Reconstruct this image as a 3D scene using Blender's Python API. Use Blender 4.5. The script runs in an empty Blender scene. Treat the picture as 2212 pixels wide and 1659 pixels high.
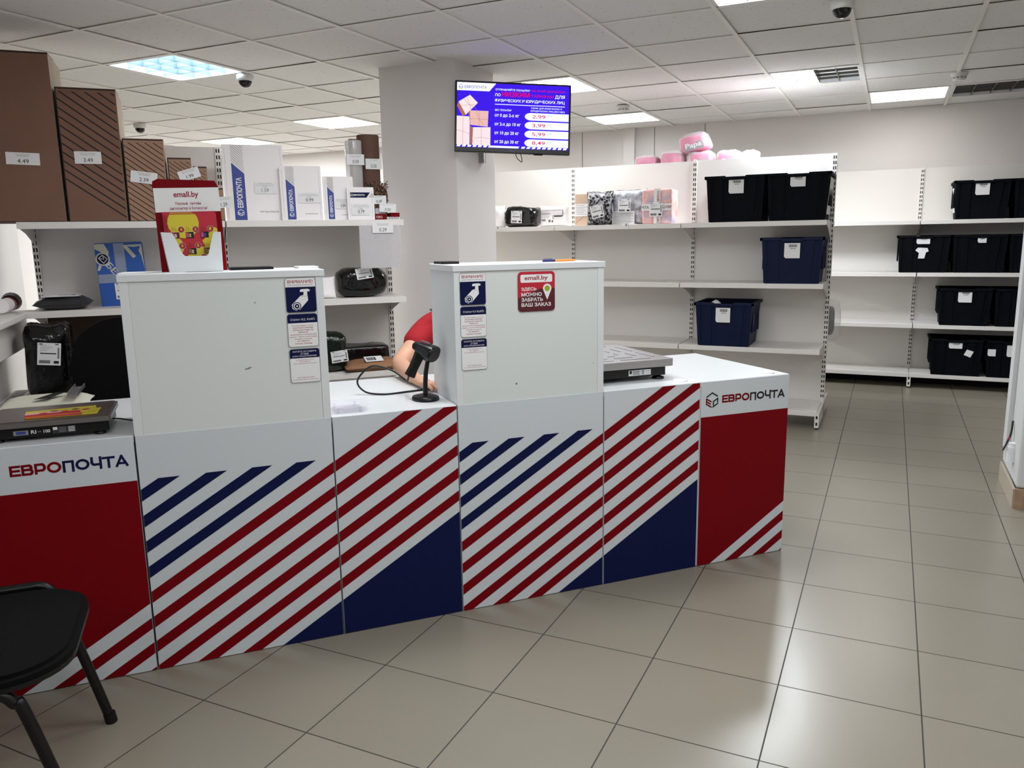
import bpy, math, random
from mathutils import Vector, Matrix, noise
C = bpy.context.scene.collection
random.seed(7)
# ------------------------------------------------------------------ camera
FPX, YAW, PITCH, ROLL = 1704.42, .44552, -.18167, -.01666
cd = bpy.data.cameras.new('camera'); cam = bpy.data.objects.new('camera', cd); C.objects.link(cam)
cd.sensor_fit = 'HORIZONTAL'; cd.sensor_width = 36; cd.lens = FPX / 2212 * 36; cd.clip_start = .05
fw = Vector((-math.sin(YAW)*math.cos(PITCH), math.cos(YAW)*math.cos(PITCH), math.sin(PITCH)))
rt = Vector((math.cos(YAW), math.sin(YAW), 0)); up = rt.cross(fw)
r2 = math.cos(ROLL)*rt + math.sin(ROLL)*up; u2 = -math.sin(ROLL)*rt + math.cos(ROLL)*up
m4 = Matrix((( r2.x, u2.x, -fw.x, 0), (r2.y, u2.y, -fw.y, 0), (r2.z, u2.z, -fw.z, 1.388), (0, 0, 0, 1)))
cam.matrix_world = m4
bpy.context.scene.camera = cam
# ------------------------------------------------------------------ world, exposure
wd = bpy.data.worlds.new('world'); bpy.context.scene.world = wd; wd.use_nodes = True
wd.node_tree.nodes['Background'].inputs[0].default_value = (.8, .85, .9, 1)
wd.node_tree.nodes['Background'].inputs[1].default_value = .05
vs = bpy.context.scene.view_settings
bpy.context.scene.display_settings.display_device = 'sRGB'
vs.view_transform = 'Standard'; vs.look = 'None'; vs.gamma = 1; vs.use_curve_mapping = False
vs.exposure = 0.36
# strengths of the ceiling fixtures and the added fill lights (they are built further down, in their own builder)
L_COOL, L_HALF, L_PLAIN, L_BRIGHT, L_BACK, L_FILL_ROOM, L_FILL_STAFF, L_FAR = 26.0, 125.0, 7.0, 13.0, 80.0, 13.2, 17.0, 6.2
# ------------------------------------------------------------------ colour / materials
def s2l(c): return tuple(((x/255)/12.92 if x/255 <= .04045 else ((x/255+.055)/1.055)**2.4) for x in c)
def rgba(c): return (*s2l(c), 1)
MATS = {}
def mat(name, col, rough=.5, metal=0, var=0, vscale=8, bump=0, bscale=60, alpha=1, spec=.5, coat=0, trans=0):
    m = bpy.data.materials.new(name); m.use_nodes = True; MATS[name] = m
    nt = m.node_tree; b = nt.nodes['Principled BSDF']
    b.inputs['Base Color'].default_value = rgba(col); b.inputs['Roughness'].default_value = rough
    b.inputs['Metallic'].default_value = metal; b.inputs['Specular IOR Level'].default_value = spec
    b.inputs['Coat Weight'].default_value = coat; b.inputs['Alpha'].default_value = alpha
    b.inputs['Transmission Weight'].default_value = trans
    if var or bump:
        tc = nt.nodes.new('ShaderNodeTexCoord')
    if var:
        n = nt.nodes.new('ShaderNodeTexNoise'); n.inputs['Scale'].default_value = vscale; n.inputs['Detail'].default_value = 4
        r = nt.nodes.new('ShaderNodeValToRGB')
        r.color_ramp.elements[0].position = .3; r.color_ramp.elements[1].position = .7
        r.color_ramp.elements[0].color = rgba([max(0, x*(1-var)) for x in col])
        r.color_ramp.elements[1].color = rgba([min(255, x*(1+var)) for x in col])
        nt.links.new(tc.outputs['Object'], n.inputs['Vector']); nt.links.new(n.outputs['Fac'], r.inputs[0])
        nt.links.new(r.outputs[0], b.inputs['Base Color'])
    if bump:
        n2 = nt.nodes.new('ShaderNodeTexNoise'); n2.inputs['Scale'].default_value = bscale; n2.inputs['Detail'].default_value = 3
        bp = nt.nodes.new('ShaderNodeBump'); bp.inputs['Strength'].default_value = bump; bp.inputs['Distance'].default_value = .01
        nt.links.new(tc.outputs['Object'], n2.inputs['Vector']); nt.links.new(n2.outputs['Fac'], bp.inputs['Height'])
        nt.links.new(bp.outputs[0], b.inputs['Normal'])
    return m
def emit(name, col, strength):
    m = bpy.data.materials.new(name); m.use_nodes = True; MATS[name] = m
    nt = m.node_tree; nt.nodes.remove(nt.nodes['Principled BSDF'])
    e = nt.nodes.new('ShaderNodeEmission'); e.inputs[0].default_value = rgba(col); e.inputs[1].default_value = strength
    nt.links.new(e.outputs[0], nt.nodes['Material Output'].inputs[0])
    return m
WHITE = mat('white laminate', (226, 230, 231), .42)
WHITE_T = mat('white worktop', (216, 219, 220), .3)
DECAL_W = mat('white vinyl', (208, 214, 218), .4)
RED = mat('red vinyl', (118, 0, 12), .6, spec=.12)
NAVY = mat('navy vinyl', (15, 22, 66), .6, spec=.12)
EDGE = mat('dark joint', (40, 42, 46), .6)
BLACK = mat('black plastic', (10, 10, 11), .35, spec=.35)
BLACKM = mat('black matte', (11, 11, 12), .7, spec=.3)
FABRIC = mat('black fabric', (9, 9, 11), .95, spec=.15, bump=.3, bscale=400)
PAINT = mat('wall paint', (228, 223, 220), .75, var=.012, vscale=2)
PAINT2 = mat('partition paint', (205, 206, 206), .7, var=.01, vscale=2)
METALW = mat('white shelf metal', (236, 232, 227), .4)
PANELW = mat('shelf back panel', (231, 227, 222), .5)
DKPANEL = mat('under-shelf shade panel', (70, 52, 40), .7)  # shade below the left bay's shelf put into the panel colour
SLOT = mat('slot', (10, 10, 10), .9)
CARD = mat('cardboard', (166, 130, 106), .85, var=.04, vscale=5, bump=.05, bscale=120)
CARD_D = mat('brown cardboard', (128, 94, 78), .85, var=.04, vscale=4)
CARD_L = mat('cardboard lit side and tape', (206, 190, 166), .85, var=.03, vscale=4)  # light on the cartons' right sides painted in as a paler tone
CARD_P = mat('pale cardboard', (214, 186, 162), .85, var=.03, vscale=6)
INK = mat('black ink', (18, 17, 20), .7)
GREYINK = mat('grey ink', (120, 118, 120), .8)
REDINK = mat('red ink', (160, 30, 50), .7)
PAPER = mat('paper', (238, 238, 238), .8)
ENV = mat('white mailer', (248, 244, 244), .6, bump=.1, bscale=30)
BLUEP = mat('blue print', (46, 66, 150), .5)
BIN = mat('navy bin plastic', (10, 23, 56), .55, spec=.2, bump=.05, bscale=80)
BIN2 = mat('dark navy bin plastic', (3, 7, 14), .7, spec=.12, bump=.05, bscale=80)
POLY = mat('black poly film', (9, 9, 10), .14, bump=.45, bscale=20)
POLYG = mat('dark green poly film', (10, 26, 15), .18, bump=.5, bscale=22)
POLYD = mat('dark grey poly film', (50, 50, 53), .35, bump=.5, bscale=20)
KRAFT = mat('kraft paper', (150, 108, 76), .8, var=.05, vscale=6, bump=.25, bscale=18)
KRAFT_D = mat('kraft roll', (96, 66, 50), .7, var=.05, vscale=10)
GREEN = mat('lime green', (160, 170, 30), .5)
YEL = mat('leaflet yellow', (214, 196, 40), .5)
LRED = mat('leaflet red', (190, 20, 46), .5)
DRED = mat('dark red print', (84, 10, 24), .5)
SKIN = mat('skin', (206, 158, 130), .5)
TSHIRT = mat('red cotton', (158, 8, 26), .85, bump=.15, bscale=40)
HAIR = mat('grey brown hair', (104, 96, 92), .6)
TROUSER = mat('dark denim', (30, 34, 48), .85)
STEEL = mat('brushed steel', (190, 190, 192), .32, metal=1)
STEEL_D = mat('dark steel plate', (118, 106, 104), .3, metal=.9)
CHROME = mat('chrome', (210, 210, 210), .15, metal=1)
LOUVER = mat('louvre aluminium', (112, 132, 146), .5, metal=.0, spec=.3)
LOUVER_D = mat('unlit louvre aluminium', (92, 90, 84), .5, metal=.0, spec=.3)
FIXW = mat('fixture white', (228, 230, 232), .5)
TILEB = mat('brown skirting tile', (150, 124, 100), .4, var=.1, vscale=25)
BLUEBOX = mat('blue parcel print', (24, 82, 168), .45, bump=.06, bscale=30)
CREAM = mat('cream mailer', (196, 194, 178), .7, bump=.2, bscale=25)
ORANGE = mat('orange plastic', (240, 140, 40), .4)
BLUEC = mat('blue cap', (26, 30, 100), .4)
CORAL = mat('coral wrap', (238, 160, 150), .35, var=.1, vscale=7, bump=.6, bscale=22)
for nd in CORAL.node_tree.nodes:
    if nd.type == 'VALTORGB':
        nd.color_ramp.elements[0].color = rgba((236, 150, 136)); nd.color_ramp.elements[1].color = rgba((178, 172, 196)); el = nd.color_ramp.elements.new(.5); el.color = rgba((238, 196, 192))
    if nd.type == 'TEX_NOISE' and nd.inputs['Scale'].default_value < 10: nd.inputs['Scale'].default_value = 11
PINKB = mat('pink wrapped pack', (196, 62, 118), .5, var=.12, vscale=14)
GREYW = mat('grey patterned film', (178, 180, 188), .45, var=.22, vscale=28, bump=.4, bscale=30)
SENSOR = mat('off white plastic', (214, 214, 210), .5)
RADW = mat('radiator enamel', (206, 202, 198), .45)
DIALR = mat('dark red gloss', (112, 10, 20), .25)
def film(name, col, alpha, rough=.25, bump=.6, bs=30):
    return mat(name, col, rough, alpha=alpha, bump=bump, bscale=bs)
FILM = film('stretch film', (240, 242, 241), .5, .1, .1)
BUBBLE = film('bubble film', (224, 222, 224), .62, .2, 0)
BAGW = film('translucent white film', (240, 240, 242), .26, .3, .9, 26)
CLEAR = film('clear acrylic', (226, 222, 234), .24, .1, 0)
TAPE = film('clear tape', (190, 200, 214), .35, .15, .5)
# two-tone noise prints
def print2(name, a, b, scale, thr=.5, rough=.3, bump=.5):
    m = mat(name, a, rough, bump=bump, bscale=24); nt = m.node_tree
    tc = nt.nodes.new('ShaderNodeTexCoord'); v = nt.nodes.new('ShaderNodeTexVoronoi'); v.inputs['Scale'].default_value = scale
    n = nt.nodes.new('ShaderNodeTexNoise'); n.inputs['Scale'].default_value = scale*.8
    mx = nt.nodes.new('ShaderNodeMath'); mx.operation = 'ADD'
    r = nt.nodes.new('ShaderNodeValToRGB'); r.color_ramp.interpolation = 'CONSTANT'
    r.color_ramp.elements[0].color = rgba(a); r.color_ramp.elements[1].color = rgba(b); r.color_ramp.elements[1].position = thr
    nt.links.new(tc.outputs['Object'], v.inputs['Vector']); nt.links.new(tc.outputs['Object'], n.inputs['Vector'])
    nt.links.new(v.outputs['Distance'], mx.inputs[0]); nt.links.new(n.outputs['Fac'], mx.inputs[1])
    nt.links.new(mx.outputs[0], r.inputs[0]); nt.links.new(r.outputs[0], nt.nodes['Principled BSDF'].inputs['Base Color'])
    return m
ROSES = print2('black and grey floral film', (14, 14, 16), (150, 150, 153), 46, 1.0)
CRINKLE = print2('shredded kraft', (36, 22, 16), (120, 82, 56), 70, 1.12, .8, 1)
# floor tiles
def floor_mat():
    m = mat('floor tiles', (170, 160, 146), .36, spec=.6); nt = m.node_tree; b = nt.nodes['Principled BSDF']
    tc = nt.nodes.new('ShaderNodeTexCoord'); sp = nt.nodes.new('ShaderNodeSeparateXYZ'); nt.links.new(tc.outputs['Object'], sp.inputs[0])
    def op(o, a, bb=None, c=None):
        n = nt.nodes.new('ShaderNodeMath'); n.operation = o
        for i, x in enumerate((a, bb, c)):
            if x is None: continue
            if isinstance(x, (int, float)): n.inputs[i].default_value = x
            else: nt.links.new(x, n.inputs[i])
        return n.outputs[0]
    X = op('DIVIDE', op('ADD', sp.outputs[0], .5878*.4), .4); Y = op('DIVIDE', op('ADD', sp.outputs[1], -4.98059*.4), .4)
    fx = op('ABSOLUTE', op('SUBTRACT', op('FRACT', op('ADD', X, .5)), .5)); fy = op('ABSOLUTE', op('SUBTRACT', op('FRACT', op('ADD', Y, .5)), .5))
    g = op('LESS_THAN', op('MINIMUM', fx, fy), .0052)
    cell = nt.nodes.new('ShaderNodeCombineXYZ'); nt.links.new(op('FLOOR', X), cell.inputs[0]); nt.links.new(op('FLOOR', Y), cell.inputs[1])
    wn = nt.nodes.new('ShaderNodeTexWhiteNoise'); nt.links.new(cell.outputs[0], wn.inputs['Vector'])
    n1 = nt.nodes.new('ShaderNodeTexNoise'); n1.inputs['Scale'].default_value = 260; n1.inputs['Detail'].default_value = 3; nt.links.new(tc.outputs['Object'], n1.inputs['Vector'])
    n2 = nt.nodes.new('ShaderNodeTexNoise'); n2.inputs['Scale'].default_value = 1.7; nt.links.new(tc.outputs['Object'], n2.inputs['Vector'])
    val = op('ADD', op('ADD', op('MULTIPLY', wn.outputs[0], .08), op('MULTIPLY', n1.outputs[0], .30)), op('MULTIPLY', n2.outputs[0], .18))
    r = nt.nodes.new('ShaderNodeValToRGB'); r.color_ramp.elements[0].position = .0; r.color_ramp.elements[1].position = .56
    r.color_ramp.elements[0].color = rgba((124, 118, 105)); r.color_ramp.elements[1].color = rgba((155, 148, 133))
    nt.links.new(val, r.inputs[0])
    mx = nt.nodes.new('ShaderNodeMix'); mx.data_type = 'RGBA'; nt.links.new(g, mx.inputs['Factor']); nt.links.new(r.outputs[0], mx.inputs[6])
    mx.inputs[7].default_value = rgba((52, 48, 43)); nt.links.new(mx.outputs[2], b.inputs['Base Color'])
    nt.links.new(op('ADD', op('MULTIPLY', g, .4), .28), b.inputs['Roughness'])
    bp = nt.nodes.new('ShaderNodeBump'); bp.inputs['Strength'].default_value = .5; bp.inputs['Distance'].default_value = .002
    nt.links.new(op('SUBTRACT', 1, g), bp.inputs['Height']); nt.links.new(bp.outputs[0], b.inputs['Normal'])
    return m
FLOOR = floor_mat()
def ceil_mat():
    m = mat('mineral fibre ceiling tile', (229, 228, 226), .9); nt = m.node_tree; b = nt.nodes['Principled BSDF']
    tc = nt.nodes.new('ShaderNodeTexCoord'); n = nt.nodes.new('ShaderNodeTexNoise'); n.inputs['Scale'].default_value = 75; n.inputs['Detail'].default_value = 2
    mp = nt.nodes.new('ShaderNodeMapping'); mp.inputs['Scale'].default_value = (1, .55, 1); nt.links.new(tc.outputs['Object'], mp.inputs[0])
    nt.links.new(mp.outputs[0], n.inputs['Vector'])
    r = nt.nodes.new('ShaderNodeValToRGB'); r.color_ramp.elements[0].position = .28; r.color_ramp.elements[1].position = .34
    r.color_ramp.elements[0].color = rgba((196, 191, 184)); r.color_ramp.elements[1].color = rgba((229, 228, 226))
    nt.links.new(n.outputs['Fac'], r.inputs[0]); nt.links.new(r.outputs[0], b.inputs['Base Color'])
    return m
CTILE = ceil_mat()
CBAR = mat('ceiling grid bar', (236, 233, 228), .6)
# emitters
E_COOL = emit('cool tube light', (230, 244, 255), L_COOL)
E_PLAIN = emit('neutral tube light', (248, 251, 255), L_PLAIN)
E_BACK = emit('back room tube light', (248, 252, 255), L_BACK)
E_HALF = emit('half lit tube light', (240, 248, 255), L_HALF)
E_FAR = emit('far wall tube light', (255, 252, 248), L_FAR)
E_FILL_DIM = emit('added weaker fill light', (250, 252, 255), L_FILL_STAFF*.6)
E_FILL_STAFF = emit('added staff side fill light', (250, 252, 255), L_FILL_STAFF)
E_FILL_ROOM = emit('added visitor side fill light', (247, 251, 255), L_FILL_ROOM)
E_BRIGHT = emit('bright tube light', (251, 252, 255), L_BRIGHT)
S_BG = emit('screen violet', (58, 28, 214), 1.0); S_W = emit('screen white', (226, 238, 255), 1.05)
S_M = emit('screen magenta', (214, 14, 92), 1.0); S_P = emit('screen parcel', (232, 214, 218), .95); S_P2 = emit('screen parcel pink', (226, 180, 176), .9)
S_B = emit('screen parcel brown', (176, 112, 92), .8); S_G = emit('screen grey', (150, 130, 190), .9); S_L = emit('screen logo violet', (96, 70, 150), .9)
# ------------------------------------------------------------------ mesh builder
class MB:
    def __init__(s): s.v = []; s.f = []; s.mi = []; s.ms = []; s.sm = []; s.T = Matrix()
    def m(s, mt):
        if mt not in s.ms: s.ms.append(mt)
        return s.ms.index(mt)
    def add(s, vs, fs, mt, smooth=False):
        o = len(s.v); s.v += [tuple(s.T @ Vector(p)) for p in vs]; k = s.m(mt)
        for f in fs: s.f.append(tuple(o+i for i in f)); s.mi.append(k); s.sm.append(smooth)
        return s
    def box(s, x0, x1, y0, y1, z0, z1, mt):
        v = [(x, y, z) for z in (z0, z1) for y in (y0, y1) for x in (x0, x1)]
        return s.add(v, [(0, 2, 3, 1), (4, 5, 7, 6), (0, 1, 5, 4), (2, 6, 7, 3), (0, 4, 6, 2), (1, 3, 7, 5)], mt)
    def rbox(s, x0, x1, y0, y1, z0, z1, mt, r=.01, axis='z', n=4):
        return s.prism(rrect(x0, x1, y0, y1, r, n), z0, z1, mt) if axis == 'z' else s.prism(rrect(x0, x1, z0, z1, r, n), y0, y1, mt, 'y')
    def prism(s, poly, a, b, mt, axis='z', cap=None, smooth=False):
        n = len(poly); f = {'z': lambda p, t: (p[0], p[1], t), 'y': lambda p, t: (p[0], t, p[1]), 'x': lambda p, t: (t, p[0], p[1])}[axis]
        area = sum(poly[i][0]*poly[(i+1) % n][1]-poly[(i+1) % n][0]*poly[i][1] for i in range(n))
        if (area < 0) != (axis == 'y'): poly = poly[::-1]
        v = [f(p, a) for p in poly]+[f(p, b) for p in poly]
        s.add(v, [tuple(range(n))[::-1], tuple(range(n, 2*n))], cap or mt)
        s.add(v, [(i, (i+1) % n, n+(i+1) % n, n+i) for i in range(n)], mt, smooth); return s
    def poly(s, pts, y, mt):      # flat polygon in local XZ, facing -y
        n = len(pts); a = sum(pts[i][0]*pts[(i+1) % n][1]-pts[(i+1) % n][0]*pts[i][1] for i in range(n))
        if a < 0: pts = pts[::-1]
        return s.add([(p[0], y, p[1]) for p in pts], [tuple(range(n))], mt)
    def rect(s, x0, x1, z0, z1, y, mt): return s.poly([(x0, z0), (x1, z0), (x1, z1), (x0, z1)], y, mt)
    def disc(s, cx, cz, r, y, mt, n=24, sx=1): return s.poly([(cx+r*sx*math.cos(2*math.pi*i/n), cz+r*math.sin(2*math.pi*i/n)) for i in range(n)], y, mt)
    def line(s, pts, w, y, mt, closed=False):     # thick polyline in XZ
        P = [Vector(p) for p in pts]; k = len(P)
        for i in range(k if closed else k-1):
            a, b = P[i], P[(i+1) % k]; d = (b-a).normalized(); nn = Vector((-d.y, d.x))*w/2; e = d*w/2*.98
            s.poly([tuple(a-e-nn), tuple(b+e-nn), tuple(b+e+nn), tuple(a-e+nn)], y-1e-5*i, mt)
        return s
    def tube(s, path, r, mt, n=10, caps=True, sub=0):
        P = [Vector(p) for p in path]
        if sub: P = spline(P, sub)
        rs = r if isinstance(r, (list, tuple)) else [r]*len(P)
        if len(rs) != len(P): rs = [rs[0]+(rs[-1]-rs[0])*i/(len(P)-1) for i in range(len(P))]
        vs = []; t0 = (P[1]-P[0]).normalized(); a = t0.orthogonal().normalized()
        for i, p in enumerate(P):
            t = ((P[min(i+1, len(P)-1)]-P[max(i-1, 0)])).normalized(); a = (a-t*a.dot(t)).normalized(); b = t.cross(a)
            vs += [tuple(p+(a*math.cos(2*math.pi*j/n)+b*math.sin(2*math.pi*j/n))*rs[i]) for j in range(n)]
        fs = [(i*n+j, i*n+(j+1) % n, (i+1)*n+(j+1) % n, (i+1)*n+j) for i in range(len(P)-1) for j in range(n)]
        s.add(vs, fs, mt, True)
        if caps: s.add(vs, [tuple(range(n))[::-1], tuple((len(P)-1)*n+j for j in range(n))], mt)
        return s
    def loft(s, path, sizes, mt, n=24, e=.75):   # rounded-rectangle sections (half width, half height) along a path
        P = [Vector(p) for p in path]; vs = []
        for i, p in enumerate(P):
            t = (P[min(i+1, len(P)-1)]-P[max(i-1, 0)]).normalized(); a = t.cross(Vector((0, 0, 1))).normalized(); b = a.cross(t)
            for j in range(n):
                c, d = math.cos(2*math.pi*j/n), math.sin(2*math.pi*j/n)
                vs.append(tuple(p+a*math.copysign(abs(c)**e, c)*sizes[i][0]+b*math.copysign(abs(d)**e, d)*sizes[i][1]))
        s.add(vs, [(i*n+j, (i+1)*n+j, (i+1)*n+(j+1) % n, i*n+(j+1) % n) for i in range(len(P)-1) for j in range(n)], mt, True)
        return s.add(vs, [tuple(range(n)), tuple((len(P)-1)*n+j for j in range(n))[::-1]], mt)
    def lathe(s, prof, mt, n=24, c=(0, 0), sx=1, sy=1, smooth=True):
        vs = [(c[0]+r*sx*math.cos(2*math.pi*j/n), c[1]+r*sy*math.sin(2*math.pi*j/n), z) for r, z in prof for j in range(n)]
        fs = [(i*n+j, i*n+(j+1) % n, (i+1)*n+(j+1) % n, (i+1)*n+j) for i in range(len(prof)-1) for j in range(n)]
        s.add(vs, fs, mt, smooth)
        s.add(vs, [tuple(range(n))[::-1], tuple((len(prof)-1)*n+j for j in range(n))], mt); return s
    def text(s, body, x0, x1, z0, z1, y, mt, bold=0.0, rot=0):
        vs, fs = glyphs(body, bold)
        xs = [p[0] for p in vs]; ys = [p[1] for p in vs]; a, b, c, d = min(xs), max(xs), min(ys), max(ys)
        if rot: # reading upwards
            v2 = [(x1-(p[1]-c)/(d-c)*(x1-x0), y, z0+(p[0]-a)/(b-a)*(z1-z0)) for p in vs]
        else:
            v2 = [(x0+(p[0]-a)/(b-a)*(x1-x0), y, z0+(p[1]-c)/(d-c)*(z1-z0)) for p in vs]
        return s.add(v2, fs, mt)
    def build(s, name, parent=None, bevel=0, label=None, subsurf=0):
        me = bpy.data.meshes.new(name); me.from_pydata(s.v, [], s.f)
        for m in s.ms: me.materials.append(m)
        me.polygons.foreach_set('material_index', s.mi); me.polygons.foreach_set('use_smooth', s.sm); me.update()
        o = bpy.data.objects.new(name, me); C.objects.link(o)
        if parent: o.parent = parent
        if bevel:
            b = o.modifiers.new('bevel', 'BEVEL'); b.width = bevel; b.segments = 2; b.limit_method = 'ANGLE'; b.angle_limit = .6
        if subsurf:
            q = o.modifiers.new('sub', 'SUBSURF'); q.levels = q.render_levels = subsurf
        if label: o['label'] = label
        return o
GL = {}
def glyphs(body, bold):
    k = (body, bold)
    if k not in GL:
        c = bpy.data.curves.new('t', 'FONT'); c.body = body; c.offset = bold; c.resolution_u = 3 if len(body) < 14 else 2
        o = bpy.data.objects.new('t', c); me = bpy.data.meshes.new_from_object(o)
        GL[k] = ([tuple(v.co) for v in me.vertices], [tuple(p.vertices) for p in me.polygons])
        bpy.data.objects.remove(o); bpy.data.curves.remove(c); bpy.data.meshes.remove(me)
    return GL[k]
def rrect(x0, x1, y0, y1, r, n=4):
    out = []
    for cx, cy, a in ((x1-r, y1-r, 0), (x0+r, y1-r, 90), (x0+r, y0+r, 180), (x1-r, y0+r, 270)):
        out += [(cx+r*math.cos(math.radians(a+90*i/n)), cy+r*math.sin(math.radians(a+90*i/n))) for i in range(n+1)]
    return out
def spline(P, sub):
    out = []
    for i in range(len(P)-1):
        p0, p1, p2, p3 = P[max(i-1, 0)], P[i], P[i+1], P[min(i+2, len(P)-1)]
        for k in range(sub):
            t = k/sub
            out.append(.5*((2*p1)+(p2-p0)*t+(2*p0-5*p1+4*p2-p3)*t*t+(3*p1-p0-3*p2+p3)*t**3))
    return out+[P[-1]]
def clip(poly, a, b, c):      # keep a*x+b*y+c >= 0
    out = []
    for i in range(len(poly)):
        p, q = poly[i], poly[(i+1) % len(poly)]; dp = a*p[0]+b*p[1]+c; dq = a*q[0]+b*q[1]+c
        if dp >= 0: out.append(p)
        if dp*dq < 0:
            t = dp/(dp-dq); out.append((p[0]+(q[0]-p[0])*t, p[1]+(q[1]-p[1])*t))
    return out
def blob(mb, sx, sy, sz, mt, e=.3, amp=.01, freq=9, seed=0, n=14, c=(0, 0, 0), flat=True):
    # crumpled parcel: a super-ellipsoid with noise; base at c.z
    vs = []; fs = []; A, B = n*2, n
    def pw(x): return math.copysign(abs(x)**e, x)
    for i in range(B+1):
        th = -math.pi/2+math.pi*i/B
        for j in range(A):
            ph = 2*math.pi*j/A
            x, y, z = pw(math.cos(th))*pw(math.cos(ph)), pw(math.cos(th))*pw(math.sin(ph)), pw(math.sin(th))
            p = Vector((x*sx/2, y*sy/2, z*sz/2)); q = p*freq+Vector((seed*7.3, seed*3.1, seed*1.7))
            d = noise.noise(q)*amp+(.25-abs(noise.noise(q*2.1)))*amp*.9+(.2-abs(noise.noise(q*4.3)))*amp*.35
            L = p.length or 1; p = p+p/L*d
            p.z += sz/2
            if flat: p.z = max(p.z, 0.0)
            vs.append((p.x+c[0], p.y+c[1], p.z+c[2]))
    for i in range(B):
        for j in range(A): fs.append((i*A+j, i*A+(j+1) % A, (i+1)*A+(j+1) % A, (i+1)*A+j))
    return mb.add(vs, fs, mt, True)
# ------------------------------------------------------------------ things
def tag(o, label, cat, group=None):
    o['label'] = label; o['category'] = cat
    if group: o['group'] = group
    return o
def thing(name, label, cat, loc=(0, 0, 0), rz=0, group=None):
    o = bpy.data.objects.new(name, None); C.objects.link(o); o.location = loc; o.rotation_euler = (0, 0, rz); o.empty_display_size = .1
    return tag(o, label, cat, group)
def struct(o): o['kind'] = 'structure'; return o
def dup(root, loc, rz, label, group=None):
    r = root.copy(); C.objects.link(r); r.location = loc; r.rotation_euler = (0, 0, rz); r['label'] = label
    if group: r['group'] = group
    for ch in list(root.children):
        c = ch.copy(); C.objects.link(c); c.parent = r
        for g in list(ch.children):
            d = g.copy(); C.objects.link(d); d.parent = c
    return r
# the counter's own axes: u along its front, w away from the visitor
A = math.radians(46.7); UX = Vector((math.cos(A), math.sin(A), 0)); NX = Vector((-math.sin(A), math.cos(A), 0)); O5 = Vector((-2.113, 1.661, 0))
def cw(u, w, z=0): return O5+UX*u+NX*w+Vector((0, 0, z))
def cthing(name, label, cat, u, w, z=0, rz=0, group=None): return thing(name, label, cat, cw(u, w, z), A+rz, group)
# ------------------------------------------------------------------ setting
HC = 2.508; GX0, GY0, GS = -.262, 3.0243, .612
XL, XR, YN, YF = -8.2, 2.5, -3.5, 8.36
struct(MB().add([(XL-.3, YN-.3, 0), (XR+.3, YN-.3, 0), (XR+.3, YF+.2, 0), (XL-.3, YF+.2, 0)], [(0, 1, 2, 3)], FLOOR).build('floor'))
LIGHTS = [(-7, 1, 'cool', 0), (-1, 1, 'plain', 0), (-1, 5, 'half', 0), (0, 7, 'far', 0), (1, 7, 'off', 0), (-4, 4, 'bright', 0), (-4, 7, 'plain', 0),
          (-8, 5, 'back', 0), (-11, 6, 'back', 0), (-3, -1, 'staff', 1), (-2, 0, 'dim', 1), (-1, -2, 'room', 1), (-1, -5, 'room', 1), (2, -2, 'room', 1), (2, -5, 'room', 1), (-1, -8, 'room', 1)]  # staff, dim and room kinds are unseen fixtures added as fill light
cells = {(i, j) for i, j, k, h in LIGHTS}
mb = MB(); rg = random.Random(3)
for i in range(-14, 6):
    for j in range(-12, 10):
        if (i, j) in cells: continue
        x0, y0 = GX0+GS*i, GY0+GS*j; z = HC+.0005+(rg.random()**3)*.004; g = .004
        x1, y1 = min(x0+GS, XR), min(y0+GS, YF)
        mb.add([(x0+g, y0+g, z), (x0+g, y1-g, z+rg.random()**3*.003), (x1-g, y1-g, z+rg.random()**3*.003), (x1-g, y0+g, z)], [(0, 1, 2, 3)], CTILE)
mb.box(XL-.3, XR+.3, YN-.3, YF+.2, HC+.16, HC+.2, BLACKM)
struct(mb.build('ceiling'))
mb = MB()
for i in range(-13, 6): x = GX0+GS*i; mb.box(x-.012, x+.012, YN, YF, HC-.006, HC, CBAR)
for j in range(-10, 9): y = GY0+GS*j; mb.box(XL, XR, y-.009, y+.009, HC-.0045, HC-.0005, CBAR)
struct(mb.build('trim_1'))
H = HC+.2
struct(MB().box(XL-.2, XR+.2, YF, YF+.15, 0, H, PAINT).build('wall_far'))
struct(MB().box(XL-.15, XL, YN, YF, 0, H, PAINT).build('wall_back_left'))
struct(MB().box(XR, XR+.15, YN, YF, 0, H, PAINT).build('wall_right'))
struct(MB().box(XL-.2, XR+.2, YN-.15, YN, 0, H, PAINT).build('wall_near'))
# wall beside the shelves (parallel to the short side of the counter) with a deep sill
wl = bpy.data.objects.new('wall_left', None); C.objects.link(wl); wl.location = cw(0, 0); wl.rotation_euler = (0, 0, A); struct(wl)
struct(MB().box(-1.0, -.8, -.6, 3.07, 0, H, PAINT).build('wall_left_face', wl, .01))
struct(MB().box(-.8, -.70, -.3, 2.46, .84, 1.02, PAINT).build('wall_left_parapet', wl, .006))
struct(MB().box(-.8, -.615, -.3, 2.24, 1.022, 1.055, METALW).build('window_sill', wl, .008))
struct(MB().box(-3.13, -2.56, 4.59, 5.14, 0, H, PAINT).build('wall_pillar', None, .004))
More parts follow.
